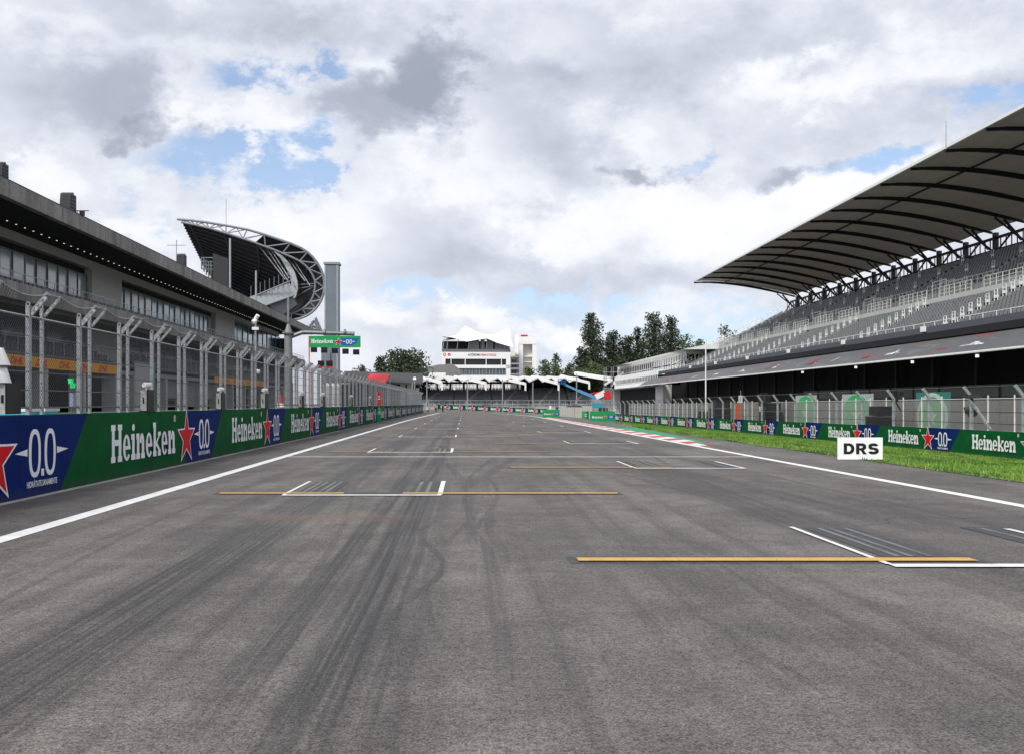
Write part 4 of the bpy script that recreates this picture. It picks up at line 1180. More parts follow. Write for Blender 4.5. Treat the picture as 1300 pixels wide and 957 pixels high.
st_ = thing('stair_tower', 'cream stair tower with open landings beside the white tent-roofed building', 'building', (at(649, 0, 445).x, 445, 0))
k2 = 445/1340
def T2(px, py): return ((px-649)*k2, 1.6-(py-512)*k2)
def tb2(name, m, *rs):
    b = MB(); [b.box(*r_) for r_ in rs]; return b.build(name, m, st_)
pc = mat('cream_wall', (.66, .62, .56), .7)
zt2 = T2(0, 428)[1]
tb2('wall', white_bright, (T2(659,0)[0], T2(664,0)[0], 0, 8, -1, zt2), (T2(676,0)[0], T2(681,0)[0], 0, 8, -1, zt2), (T2(659,0)[0]-.1, T2(681,0)[0]+.1, -.15, 8.1, T2(0,437)[1], zt2+.12), (T2(654,0)[0], T2(659,0)[0]-.12, 2, 7.9, T2(0,450)[1], T2(0,424)[1]))
tb2('core', pc, (T2(664,0)[0], T2(676,0)[0], 3, 8, -1, T2(0,437)[1]))
tb2('landing', white_bright, *[(T2(646,0)[0], T2(659,0)[0]-.02, .2, 7.8, T2(0,y_)[1]-.5, T2(0,y_)[1]) for y_ in (452, 461, 467, 474)], *[(T2(664,0)[0], T2(676,0)[0], 1, 3, T2(0,y_)[1]-.3, T2(0,y_)[1]) for y_ in (452, 459, 467)])
tb2('back_wall', pc, (T2(645,0)[0], T2(659,0)[0], 4, 8, -1, T2(0,446)[1]))
for a, c_ in ((650, 652.5), (653.5, 656)):
    for y0_, y1_ in ((456, 460), (463, 466), (470, 473.5)): tb2('window', glass_dark, (T2(a,0)[0], T2(c_,0)[0], 3.8, 3.99, T2(0,y1_)[1], T2(0,y0_)[1]))
tb2('roof_sign', red_p, (T2(661,0)[0], T2(670,0)[0], 0, .4, zt2, zt2+.9))

# ------------------------------------------------------------------ far grandstand under folded canopies
fs_ = thing('far_grandstand', 'distant open grandstand of grey seats under folded white canopies across the bend', 'grandstand', (0,0,0))
FY = 322
x0, x1 = at(524, 0, FY).x, at(790, 0, FY).x
b = MB(); seats = MB()
for j in range(16):
    yy = FY + j*1.05; zz = .9 + j*.33
    b.box(x0, x1, yy, yy+1.05, -1.5, zz)
    xx = x0
    while xx < x1:
        if (xx - x0) % 11.8 > .9: seats.box(xx, xx+.42, yy+.55, yy+.62, zz+.25, zz+.75)
        if (xx - x0) % 11.8 > .9: seats.box(xx, xx+.42, yy+.2, yy+.56, zz+.22, zz+.28)
        xx += .56
b.build('terrace', mat('terrace_grey', (.30, .30, .30), .8), fs_)
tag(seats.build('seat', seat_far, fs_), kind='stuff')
for px in (543, 594, 643, 688, 733):
    b = MB()
    for j in range(15):
        X = at(px, 0, FY).x + j*.36; yy = FY+j*1.05; zz = .9+j*.33
        b.box(X-.5, X+.5, yy, yy+1.0, zz, zz+.08, 0); b.tube((X-.5, yy, zz), (X-.5, yy, zz+1.3), .07, 4, 1); b.tube((X-.5, yy, zz+1.3), (X-.14, yy+1.05, zz+1.63), .07, 4, 1)
    b.build('stairway', [mat('stair_pale', (.35, .36, .36)), white_p], fs_)
b = MB(); b.box(x0, x1, FY-.4, FY-.1, -1.5, .55); b.build('front_wall', pale_conc, fs_)
b = MB()
xx = x0
while xx < x1: b.box(xx, xx+.07, FY-.9, FY-.83, -.8, 2.6, 0); xx += 1.6
b.box(x0, x1, FY-.9, FY-.85, 2.5, 2.6); b.box(x0, x1, FY-.9, FY-.85, 1.3, 1.36)
b.build('front_rail', mat('rail_white', (.5, .5, .5)), fs_)
# back columns and pale infill behind them
for px in range(538, 800, 17): X = at(px, 0, FY+17).x; b = MB(); b.box(X-.3, X+.3, FY+17, FY+17.6, -1, 9.2); b.build('column', charcoal, fs_)
b = MB()
X0_, X1_ = at(531,0,FY+18).x, at(661,0,FY+18).x
xx = X0_
while xx < X1_: b.box(xx, xx+.14, FY+18, FY+18.1, at(0,495,FY+18).z, 9); xx += 1.1
for zz in (at(0,488.5,FY+18).z, at(0,491,FY+18).z): b.box(X0_, X1_, FY+18, FY+18.1, zz, zz+.12)
b.build('window_frame', galv, fs_)
b = MB(); b.box(at(661,0,FY+18).x, x1, FY+18, FY+18.3, 0, 9); b.box(x0, x1, FY+17.7, FY+17.9, 0, at(0,494.5,FY+18).z); b.build('back_wall', dark_void, fs_)
# folded plate canopy
n = 0; fold = MB(); px = 530
prev = None; rows_f = []; rows_b = []
while px <= 742:
    zz = at(0, 478.3 if n % 2 == 0 else 483.5, FY).z
    X = at(px, 0, FY-4).x
    rows_f.append(Vector((X, FY-4, zz-.2))); rows_b.append(Vector((X*1.0-3.5, FY+19, zz+.9)))
    px += 6 if n % 2 == 0 else 11; n += 1
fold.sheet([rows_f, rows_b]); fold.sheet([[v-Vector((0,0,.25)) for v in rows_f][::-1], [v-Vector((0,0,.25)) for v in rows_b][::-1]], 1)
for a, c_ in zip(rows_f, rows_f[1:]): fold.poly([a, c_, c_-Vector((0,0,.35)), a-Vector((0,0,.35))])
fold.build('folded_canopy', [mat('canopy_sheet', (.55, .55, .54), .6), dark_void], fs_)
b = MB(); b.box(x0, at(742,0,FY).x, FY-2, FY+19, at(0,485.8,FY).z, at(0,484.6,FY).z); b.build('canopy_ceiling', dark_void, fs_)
for a, c_ in (((530,477),(561,486.5)), ((577,478),(617,486.5)), ((628,479),(667,487)), ((675,478),(709,487)), ((712,477),(748,485.5))):
    b = MB(); p = at(*a, FY+2); q = at(*c_, FY-10); b.beam(p, q, .5, .75); b.beam(q, q-Vector((0,0,2.0)), .5, .35); b.build('canopy_beam', white_p, fs_)
b = MB(); p = [at(729,472,FY+4), at(775,480,FY-6), at(775,484,FY-6), at(729,476,FY+4)]; q = [v+Vector((3,14,.6)) for v in p]
b.poly(p[::-1]); b.poly(q); [b.poly([p[i], p[(i+1)%4], q[(i+1)%4], q[i]]) for i in range(4)]; b.build('end_canopy', white_p, fs_)
for i, (px, py, Y) in enumerate(((542, 478, 308), (593.5, 480, 309), (638, 477, 310), (676.5, 481, 311), (710, 481, 312), (732, 470, 313))):
    lb = ['tall thin pole nearest the pit fence in front of the far grandstand', 'tall thin pole in front of the white control tower', 'tall thin pole under the second tent peak of the control tower',
          'tall thin pole before the stair tower, by the far seats', 'tall thin pole beside the raised basket of the blue lift', 'tall thin pole crossing behind the blue lift boom'][i]
    o = pole_thing('lighting_pole', lb, 'pole', px, py, None, Y, .2, galv); o['group'] = 'poles before the far grandstand'
    o.location.z = -1
# ------------------------------------------------------------------ main grandstand with cantilevered roof
gs = thing('main_grandstand', 'large grandstand of dark seats under a cantilevered fabric roof with dark ribs', 'grandstand', (38.5, 100, 0))
def g_(X, Y, Z): return (X-38.5, Y-100, Z)
Y0, Y1 = 30.0, 200.0
DX = .70; DZ = .372
lower = [(39.6+DX*j, 7.75+DZ*j) for j in range(10)]
walk = (46.9, 49.4, 12.4)
upper = [(50.2+DX*j, 13.3+DZ*1.05*j) for j in range(14)]
b = MB()
for X, Z in lower + upper: b.box(X-.35-38.5, X+.36-38.5, Y0-100, Y1-100, Z-1.2, Z)
b.box(walk[0]-38.5-.3, walk[1]+.6-38.5, Y0-100, Y1-100, 10.2, 11.5)
b.build('terrace', mat('stand_concrete', (.05, .05, .052), .85, var=.2), gs)
aisles = [50.2 + 18.4*k for k in range(9)]
se = MB(); se.box(-.02, .05, -.20, .20, .05, .34); se.box(-.24, -.02, -.20, .20, .02, .08); se.box(-.3, -.05, -.15, .15, -.0, .02)
seat0 = se.build('seat', seat_m, gs)
cand = []
for (X, Z) in lower + upper:
    yy = Y0
    while yy < Y1-.3:
        if min(abs(yy-a) for a in aisles) > .75: cand.append((X, yy, Z))
        yy += .62
vis = [c_ for c_ in cand if c_[0]/c_[1]*1340+590 < 1296]
vis.sort(key=lambda c_: c_[0]**2 + c_[1]**2)
for i, c_ in enumerate(vis[:100]):
    o = seat0 if i == 0 else dup(seat0, None, None, None, gs)
    o.location = g_(c_[0]+.15, c_[1], c_[2])
near = set(vis[:100]); rest = MB()
for c_ in cand:
    if c_ in near or c_[1] < 45: continue
    X, Y, Z = g_(c_[0]+.15, c_[1], c_[2])
    rest.box(X-.02, X+.05, Y-.20, Y+.20, Z+.05, Z+.34); rest.box(X-.24, X-.02, Y-.20, Y+.20, Z+.02, Z+.08)
tag(rest.build('seat', seat_m, gs), kind='stuff')
# aisle handrails, white hoops with pale steps
mint = mat('mint_paint', (.30, .62, .50), .5)
hm = MB()
for q_ in (-.26, .26): hm.tube((0, q_, 0), (0, q_, 1.0), .04, 4, 0)
hm.tube((0, -.26, 1.0), (0, .26, 1.0), .05, 4, 1); hm.tube((0, -.26, .72), (0, .26, .72), .04, 4, 1); hm.box(-.05, .05, -.3, .3, .3, .52, 0)
hoop0 = None
for a in aisles:
    h = MB()
    for j, (X, Z) in enumerate(lower): h.box(*[v for v in (g_(X, 0, 0)[0]-.36, g_(X, 0, 0)[0]+.36, a-100-.45, a-100+.45, Z-.40, Z+.02)])
    for j, (X, Z) in enumerate(upper): h.box(g_(X, 0, 0)[0]-(.36 if j else 3.2), g_(X, 0, 0)[0]+.36, a-100-.45, a-100+.45, Z-.25-(1.6 if j == 0 else 0), Z+.01+(.0 if j else -1.6))
    so = h.build('aisle_steps', mat('step_pale', (.30, .31, .30)), gs)
    if hoop0 is None: hoop0 = hm.build('handrail', [white_p, mint], so); first_h = True
    for j, (X, Z) in enumerate(lower + upper):
        if j > 9 and j % 2: continue
        o = hoop0 if first_h else dup(hoop0, None, None, None, so)
        first_h = False
        o.location = g_(X, a + (0 if j < 10 else (.4 if j % 4 else 9)), Z)
# front parapet with small lamps, awning below, walkway railings
b = MB(); b.box(-.35, .0, Y0-100, Y1+9-100, 7.35, 7.88); b.build('parapet', mat('parapet_slate', (.075, .078, .10), .6), gs)
b = MB(); b.tube((-.2, Y0-100, 8.25), (-.2, Y1+9-100, 8.25), .025, 4)
yy = Y0
while yy < Y1+9: b.tube((-.2, yy-100, 7.85), (-.2, yy-100, 8.25), .03, 4); yy += 2.0
b.build('front_rail', white_p, gs)
b = MB()
for yy in (69, 87.5, 106, 124, 142, 160, 178): b.box(-.62, -.38, yy-100-.3, yy-100+.3, 7.5, 7.95)
b.build('floodlight', white_p, gs)
rl = MB()
for a in aisles:
    for blk in (-8, 1.4):
        ya = a+blk; yb = ya+6.6
        for yy in [ya + 1.1*i for i in range(7)]: rl.tube(g_(46.75, yy, 11.5), g_(46.75, yy, 13.0), .04, 4)
        for zz in (12.3, 12.65, 13.0): rl.tube(g_(46.75, ya, zz), g_(46.75, yb, zz), .03, 4)
    for xx in (47.4, 48.2, 49.0):
        for s in (-1.5, 1.5): rl.tube(g_(xx, a+s, 11.5), g_(xx, a+s, 13.8), .045, 4)
        rl.tube(g_(xx, a-1.5, 13.8), g_(xx, a+1.5, 13.8), .04, 4); rl.tube(g_(xx, a-1.5, 13.1), g_(xx, a+1.5, 13.1), .03, 4)
    for yy in [a-7.5+1.0*i for i in range(16)]:
        rl.tube(g_(49.5, yy, 12.3), g_(49.5, yy, 14.0), .035, 4)
    for zz in (13.2, 13.6, 14.0): rl.tube(g_(49.5, a-7.5, zz), g_(49.5, a+7.5, zz), .03, 4)
rl.build('walkway_railing', mat('rail_offwhite', (.78, .78, .74)), gs)
b = MB(); b.box(49.6-38.5, 49.8-38.5, Y0-100, Y1-100, 11.5, 13.2); b.box(46.6-38.5, 46.7-38.5, Y0-100, Y1-100, 11.3, 12.0); b.build('walkway_wall', mat('walk_pale', (.52, .52, .49)), gs)
# awning: sloping printed sheet
aw = MB()
yy = Y0; rowsA = []
while yy <= 214:
    wv = .05*math.sin(yy*.9); rowsA.append([g_(35.0, yy, 5.12), g_(36.4, yy, 6.0+wv), g_(38.1, yy, 6.75)]); yy += 1.5
aw.sheet(rowsA)
def awn_mat():
    m = bpy.data.materials.new('awning_print'); m.use_nodes = True
    k = NT(m.node_tree); b = k.n['Principled BSDF']; P = k.new('ShaderNodeTexCoord').outputs['Object']
    a, _ = k.noise(k.scalev(P, (1.2, .35, 1.2)), .8, 2, .4, .6)
    c = k.mix(k.ramp(a, .62, .70, 0, .9), (.095, .098, .105), (.19, .06, .055))
    c = k.mix(k.ramp(a, .40, .34, 0, .5), c, (.16, .17, .16))
    k.put(b.inputs['Base Color'], c); b.inputs['Roughness'].default_value = .55
    return m
awo = aw.build('awning', awn_mat(), gs)
b = MB(); b.tube(g_(34.98, Y0, 5.12), g_(34.98, 214, 5.12), .09, 5); b.build('edge_trim', white_p, awo)
W_ = Vector((38.1-35.0, 0, 6.75-5.12)).normalized(); nrm = Vector((-W_.z, 0, W_.x))*.09
def aw_pt(u, v, Yc): return Vector(g_(35.0, Yc-u, 5.12)) + W_*v + nrm
for yy in (62, 77.5, 93, 108.5, 124, 139.5, 155, 170.5, 186):
    lg = MB(); vs, fs = text_geo("Formula 1", .03)
    lg.add(vs, fs, lambda p: aw_pt(p[0]*5.0 + p[1]*.5, 1.15 + p[1]*.8, yy), 0)
    for q_ in range(2): lg.poly([aw_pt(-2.6+q_*.9, .95, yy)+nrm*.2, aw_pt(-1.9+q_*.9, .95, yy)+nrm*.2, aw_pt(-.3+q_*.35, 2.1, yy)+nrm*.2, aw_pt(-1.4+q_*.6, 2.1, yy)+nrm*.2], 1)
    lg.build('lettering', [bwhite, mat('awning_red', (.33, .03, .03), .7)], awo)
# concourse below: dark soffit, back wall with shutters and hung lamps
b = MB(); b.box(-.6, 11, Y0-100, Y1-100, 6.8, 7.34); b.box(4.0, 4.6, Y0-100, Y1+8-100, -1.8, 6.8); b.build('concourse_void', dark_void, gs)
b = MB(); b.box(2.6, 2.8, Y0-100, 128-100, -1.8, 3.1); b.build('concourse_wall', mat('concourse_grey', (.17, .172, .17), .8), gs)
b = MB()
yy = 50
while yy < 126:
    b.box(2.55, 2.59, yy-100, yy+4.6-100, 2.2, 2.85); b.box(2.5, 2.7, yy-100-.25, yy-100-.1, -1.5, 3.1, 1); yy += 5.2
b.build('roller_shutter', [grey_board, charcoal], gs)
for yy in range(46, 200, 8): b = MB(); b.box(3.2, 3.6, yy-100, yy+.4-100, -1.8, 6.8); b.build('column', charcoal, gs)
b = MB()
for yy in (62.5, 72.5, 83, 95, 110): b.tube(g_(35.2, yy, 4.75), g_(35.2, yy, 4.95), .12, 8)
b.build('hanging_lamp', lamp_w, gs)
# top gallery: columns, lattice, back rail
b = MB()
yy = 40
ribsY = [191 - 7.13*k for k in range(22)]
for q in ribsY:
    b.beam(g_(60.2, q, 16), g_(60.2, q, 20.9), .5, .5); b.beam(g_(59.4, q, 19.0), g_(57.5, q, 21.2), .22, .22); b.beam(g_(60.2, q, 18.5), g_(56.5, q, 21.4), .18, .18)
    b.beam(g_(60.2, q, 18.6), g_(60.2, q+3.5, 20.4), .16, .16); b.beam(g_(60.2, q+3.5, 20.4), g_(60.2, q+7.13, 18.6), .16, .16)
    for s in (1.2, 2.4, 3.6, 4.8, 6.0): b.beam(g_(60.2, q+s, 18.2), g_(60.2, q+s, 20.3), .1, .1)
b.beam(g_(60.2, 40, 20.3), g_(60.2, 195, 20.3), .2, .3); b.beam(g_(60.2, 40, 18.9), g_(60.2, 195, 18.9), .2, .3)
b.build('gallery_lattice', black_metal, gs)
b = MB(); b.box(60.4-38.5, 60.6-38.5, Y0-100, 194-100, 5, 18.4); b.build('back_wall', charcoal, gs)
# end flank, sloping
b = MB(); pr = [(38.6, 7.6), (60.3, 19.1), (60.3, 17.4), (39.2, 6.4)]
b.prism_xz([(p[0]-38.5, p[1]) for p in pr], Y1-100, Y1+.3-100); b.build('end_flank', mat('flank_grey', (.3, .31, .31)), gs)
b = MB()
for j in range(19):
    X = 39+j*1.15; Z = 7.7 + (X-39)*.53; b.tube(g_(X, Y1, Z-.2), g_(X, Y1, Z+1.1), .05, 4)
b.tube(g_(39, Y1, 8.8), g_(60, Y1, 19.95), .05, 4); b.tube(g_(39, Y1, 8.3), g_(60, Y1, 19.4), .04, 4)
b.build('end_rail', MATS['rail_offwhite'], gs)
# roof: fabric panels between ribs
def roof_z(t): return 23.5*(1-t) + 21.0*t + .75*math.sin(math.pi*t**.85)
XF, XB = 41.5, 59.8
fab = MB(); fab_top = MB()
ends = [191.2] + [191 - 7.13*k for k in range(1, 22)]
for a, c_ in zip(ends, ends[1:]):
    rws = []
    for s in range(5):
        yy = a + (c_-a)*s/4
        rws.append([g_(XF + (XB-XF)*t/12, yy, roof_z(t/12) + .16 + .14*math.sin(math.pi*s/4)) for t in range(13)])
    fab.sheet(rws)
    fab_top.sheet([[(p[0], p[1], p[2]+.06) for p in r_] for r_ in rws])
def fabric():
    m = bpy.data.materials.new('roof_fabric'); m.use_nodes = True
    k = NT(m.node_tree); b = k.n['Principled BSDF']; P = k.new('ShaderNodeTexCoord').outputs['Object']
    a, _ = k.noise(k.scalev(P, (1, .4, 1)), .35, 4); X_, Y_, Z_ = k.xyz(P)
    seam = k.m('LESS_THAN', k.m('FRACT', k.m('DIVIDE', k.m('ADD', X_, 100), 2.6)), .02)
    c = k.mix(k.ramp(a, .3, .7), (.16, .142, .12), (.25, .222, .19))
    k.put(b.inputs['Base Color'], k.mix(k.m('MULTIPLY', seam, .5), c, (.15, .14, .13)))
    b.inputs['Roughness'].default_value = .7
    tl = k.new('ShaderNodeBsdfTranslucent'); mx = k.new('ShaderNodeMixShader'); mx.inputs[0].default_value = .06
    tl.inputs['Color'].default_value = (.42, .38, .32, 1)
    o = k.n['Material Output']; k.l.new(b.outputs[0], mx.inputs[1]); k.l.new(tl.outputs[0], mx.inputs[2]); k.l.new(mx.outputs[0], o.inputs[0])
    return m
fab.build('roof_fabric', fabric(), gs)
for q in ribsY:
    b = MB(); pts = [Vector(g_(XF + (XB-XF)*t/12, q, roof_z(t/12)-.12)) for t in range(13)]
    for i in range(12): b.beam(pts[i], pts[i+1], .26, .22 + .22*math.sin(math.pi*(i+.5)/12))
    b.build('roof_rib', black_metal, gs)
for t in (3.5,):
    for a, c_ in zip(ribsY, ribsY[1:]):
        b = MB(); b.beam(g_(XF+(XB-XF)*t/12, a, roof_z(t/12)-.12), g_(XF+(XB-XF)*t/12 , c_, roof_z(t/12)-.12), .16, .16); b.build('purlin', black_metal, gs)
b = MB(); b.beam(g_(XF-.05, 191.3, roof_z(0)+.12), g_(XF-.05, 40, roof_z(0)+.12), .2, .26); b.build('roof_gutter', white_p, gs)
pole_thing('mast', 'thin lightning rod on top of the grandstand roof edge', 'aerial', 1201, 154, 190, 86.5, .04)
o = pole_thing('mast', 'tall slender white mast before the grandstand awning', 'mast', 896, 416, None, 125, .09, white_p)
o.location.z = -1.3

# flat green emblem panels on the concourse
def emblem(px0, px1, Y, label, garland):
    X = 33.6; c0 = at(px0, 0, 1); yA = X*1340/(px0-590); yB = X*1340/(px1-590)
    w_ = abs(yA-yB); root = thing('emblem_panel', label, 'panel', (X, yA, G(31, 70)-.45), R(-90), 'green round panels on the concourse')
    b = MB(); b.box(0, w_, 0, .06, 0, 4.1); b.build('board', mat('panel_pale', (.50, .55, .52)) if not garland else teal, root)
    b = MB(); cx, cz, rr = w_/2, 2.3, min(w_*.46, 2.2)
    pts = [(cx + w_*.46*math.cos(2*math.pi*i/28), cz + 1.75*math.sin(2*math.pi*i/28)) for i in range(28)]
    b.prism_xz(pts, -.03, -.005); b.build('disc', mat('disc_green', (.04, .50, .14)), root)
    b = MB(); b.ring_xz(cx, cz, w_*.46, 1.75, w_*.08, -.05, -.03, 0, 28, tz=.28) if garland else None
    star_on(b, cx, cz, .8, -.06, w_*.22, 0, 0); b.build('star', mat('disc_white', (.62, .72, .68)), root)
emblem(1163, 1206, 0, 'green round star emblem on a teal board behind the fence', True)
emblem(1069, 1108, 0, 'pale board with green star emblem beside the black crate', False)
emblem(1010, 1036, 0, 'narrow pale board with green emblem under a teal strip, farthest of the emblem boards', False)

def crate_black(mb):
    mb.box(-.6, .6, -.9, .9, 0, 1.2, 0); mb.box(-.62, .62, -.92, .92, 1.2, 1.26, 1); mb.box(-.5, .55, -.8, .6, 1.28, 1.75, 0); mb.box(-.61, -.6, -.1, .1, .5, .7, 1)
    for s in (-.5, .5): mb.tube((s, -.8, 0), (s, -.8, -.15), .08, 8, 1); mb.tube((s, .8, 0), (s, .8, -.15), .08, 8, 1)
for px, Yx, lb, sc in ((1118, 29.6, 'black equipment crate with a case on top beside the round green emblem', 1.15), (978, 29.8, 'black equipment crate behind the fence, between two posts near the hanging speaker', 1.3), (914, 30.0, 'black equipment crate with white lid line far along the fence', 1.5), (892, 30.0, 'small black crate beside the orange drum, far along the fence', .9)):
    Y = Yx*1340/(px-590); o = small('equipment_crate', lb, 'crate', (Yx, Y, G(30, Y)+.15), crate_black, [black_metal, charcoal], 'crates behind the track fence'); o.scale = (sc, sc, sc*1.25)
Y = 29.9*1340/(937-590)
small('marker_pole', 'orange-red upright marker behind the fence below the white sign', 'marker', (29.9, Y, G(30, Y)), lambda mb: (mb.box(-.2, .2, -.28, .28, .1, 3.1), mb.box(-.35, .35, -.4, .4, 0, .1)), [orange_p])
Y = 28.1*1340/(939-590)
sg = thing('notice_sign', 'small white notice on a thin pole standing above the fence', 'sign', (28.2, Y, G(28, Y)+1.3))
b = MB(); b.tube((0,0,0), (0,0,3.0), .03, 6); b.build('pole', galv, sg)
b = MB(); b.box(-.03, -.0, -.75, -.05+.8, 1.75, 2.5); b.box(-.035, -.03, -.1, .1, 1.95, 2.35, 1); b.build('board', [white_p, black_txt], sg)
Y = 28.5*1340/(970-590)
small('hanging_speaker', 'black hanging loudspeaker on the fence line above the crate', 'loudspeaker', (28.4, Y, G(28, Y)+2.7), lambda mb: (mb.box(-.3, .3, -.5, .5, 0, 1.2), mb.box(-.25, .25, -1.8, -.8, .3, 1.1), mb.box(-.05, .05, -1.6, .5, 1.2, 1.25)), [black_metal])
Y = 28.3*1340/(1232-590)
small('floodlamp_pair', 'pair of dark round lamps on a bracket beside the slanted fence brace', 'lamp', (28.3, Y, 1.1), lambda mb: (mb.tube((-.2,-.45,-.1), (.1,-.25,0), .2, 12), mb.tube((-.2,.3,.1), (.1,.15,.2), .2, 12), mb.beam((0,-.6,.1), (0,.5,.1), .08, .08), mb.tube((0,0,-1.8), (0,0,.2), .05, 6)), [mat('lamp_brown', (.05, .045, .04))])
Y = 28.2*1340/(1140-590)
small('fence_camera', 'black camera bracket fixed to a fence post above the crate', 'camera', (28.0, Y, 1.2), lambda mb: (mb.box(-.15, .15, -.2, .2, .5, 1.2), mb.beam((0,-.9,0), (0,.2,.7), .08, .08), mb.box(-.1, .1, -1.1, -.6, .9, 1.15)), [black_metal])

# ------------------------------------------------------------------ white pavilion beyond the grandstand
pv = thing('pavilion', 'white two-storey gallery building with rows of openings beyond the grandstand', 'building', (38, 240, 0))
def v_(x0, x1, y0, y1, z0, z1, mb, m=0): mb.box(x0-38, x1-38, y0-240, y1-240, z0, z1, m)
b = MB(); v_(38, 54, 208, 271, 5.2, 6.0, b); v_(38, 54, 208, 271, 7.3, 8.3, b); v_(42, 54, 200, 290, 10.9, 11.5, b)
v_(38.0, 54, 268, 271, -1.5, 8.3, b); v_(42, 54, 226, 236, 8.3, 10.9, b); v_(38.3, 40, 204, 212, -1.5, 5.3, b)
b.build('wall', white_bright, pv)
b = MB(); v_(36, 39, 208, 275, 4.95, 5.15, b); b.build('canopy', galv, pv)
b = MB(); v_(39.5, 54, 208, 270, -1.5, 7.29, b); v_(43.5, 54, 200, 289, 8.3, 10.9, b); b.build('interior', dark_void, pv)
b = MB(); b.prism_xz([(2, 11.5), (9, 12.9), (16, 11.6)], -46, 46); b.build('roof', white_bright, pv)
b = MB()
yy = 208.0
while yy < 271: v_(38.0, 38.04, yy, yy+.5, 6.0, 7.3, b); v_(38, 38.04, yy, yy+1.9, 6.0, 6.35, b); yy += 1.9
yy = 201.0
while yy < 290: v_(42.0, 42.04, yy, yy+.7, 8.3, 10.9, b); yy += 2.6
v_(42, 42.15, 200, 290, 9.3, 9.5, b); v_(42, 42.1, 200, 224, 8.3, 10.9, b)
b.build('gallery_post', white_bright, pv)
b = MB(); v_(40.5, 41, 210, 268, -1.5, 2.8, b); b.build('ground_floor_wall', grey_board, pv)
sc_ = thing('scaffold', 'grey scaffold frame with a white stair beside the gallery building', 'scaffold', (44.5, 295, -1.2))
b = MB()
for i in range(5):
    for j in (0, 4): b.tube((i*2-5, j, 0), (i*2-5, j, 13), .1, 4)
for zz in (4, 7, 10, 11.5): b.tube((-6, 0, zz), (4, 0, zz), .09, 4)
b.build('frame', galv, sc_)
b = MB(); b.beam((-5.5, -.5, 8.0), (1.0, -.5, 12.0), .4, .5); b.build('stair', white_p, sc_)

# ------------------------------------------------------------------ freestanding boards
def free_board(loc, wd, hh, label, rz=0):
    root = thing('sponsor_board', label, 'sign board', loc, rz, 'freestanding green boards')
    b = MB(); b.box(0, wd, 0, .25, 0, hh); b.build('panel', mat('board_green', (.01, .27, .085)), root)
    b = MB(); b.prism_xz([(wd*.70, hh*.3), (wd*.93, hh*.3), (wd*1.0-.03, hh*.62), (wd*.72, hh*.62)], -.02, -.002); b.build('blue_flash', MATS['gantry_blue'], root)
    b = MB(); slab_word(b, wd*.08, hh*.32, wd*.42, hh*.22, -.006); b.ring_xz(wd*.80, hh*.46, wd*.025, hh*.11, wd*.01, -.03, -.021); b.ring_xz(wd*.86, hh*.46, wd*.025, hh*.11, wd*.01, -.03, -.021); b.build('lettering', bwhite, root)
    b = MB(); star_on(b, wd*.60, hh*.46, hh*.19, -.014, 1.1); b.build('star', [bwhite, bred], root)
    return root
free_board((.1187*106, 106, G(13.5, 106)), 2.55, 1.02, 'larger green sponsor board standing at the near end of the banner wall', 0)
free_board(((689-590)*124/1340, 124, G(10, 124)), 1.98, .9, 'smaller green sponsor board standing beside the bend, farther up the track')
def cyl_board(mb):
    mb.tube((0,0,0), (0,0,1.35), .62, 18, 0); mb.box(-.2, .2, -.64, -.62, .75, .85, 1); mb.box(-.2, .2, -.64, -.62, .45, .55, 1)
q = at(743, 528, 185); small('advertising_drum', 'green round advertising drum standing on the far grass', 'drum', (q.x, q.y, G(q.x, q.y)), cyl_board, [MATS['board_green'], bwhite])

# DRS board
def heavy_drs(b, x, z, wd_, h_, y):
    lw = wd_*.30; gp = wd_*.05; t = lw*.33; tz = h_*.24; n_ = [0]
    def yy(): n_[0] += 1; return y - .0006*n_[0]
    def bar(x0, x1, z0, z1): q = yy(); b.poly([(x0,q,z0),(x1,q,z0),(x1,q,z1),(x0,q,z1)])
    def arc(cx, cz, rx, rz, a0, a1, tt=None): q = yy(); b.ring_xz(cx, cz, rx, rz, tt or t, q, q+.0003, 0, 18, 2.3, R(a0), R(a1), tz=tz)
    x0 = x
    bar(x0, x0+t, z, z+h_); bar(x0, x0+lw*.5, z, z+tz); bar(x0, x0+lw*.5, z+h_-tz, z+h_); arc(x0+lw*.45, z+h_/2, lw*.60, h_/2, -90, 90)
    x0 = x+lw+gp*1.3
    bar(x0, x0+t, z, z+h_); bar(x0, x0+lw*.6, z+h_-tz, z+h_); bar(x0, x0+lw*.6, z+h_*.36, z+h_*.36+tz*.8); arc(x0+lw*.55, z+h_*.68, lw*.46, h_*.32, -90, 90)
    q = yy(); b.poly([(x0+lw*.42,q,z+h_*.42),(x0+lw*.72,q,z+h_*.42),(x0+lw*1.08,q,z),(x0+lw*.70,q,z)])
    x0 = x+2*lw+gp*2.6; cx = x0+lw*.5
    arc(cx, z+h_*.70, lw*.50, h_*.30, 15, 255); arc(cx, z+h_*.305, lw*.53, h_*.305, -165, 75)
    q = yy(); b.poly([(cx-lw*.38,q,z+h_*.60),(cx-lw*.1,q,z+h_*.42),(cx+lw*.40,q,z+h_*.40),(cx+lw*.12,q,z+h_*.61)])
dr = thing('track_sign', 'white rectangular board with black DRS letters on the edge of the grass', 'sign', (10.64, 30.1, 0))
wd, hh = 1.28, .625
b = MB(); b.box(0, wd, 0, .045, .012, hh+.012); b.build('board', mat('sign_white', (.92, .92, .92), .5, var=.02), dr)
b = MB(); heavy_drs(b, wd*.13, hh*.26, wd*.75, hh*.50, -.003); b.build('lettering', black_txt, dr)
b = MB(); b.beam((.2, .05, .45), (.2, .4, .02), .03, .03); b.beam((1.05, .05, .45), (1.05, .4, .02), .03, .03); b.build('prop', galv, dr)

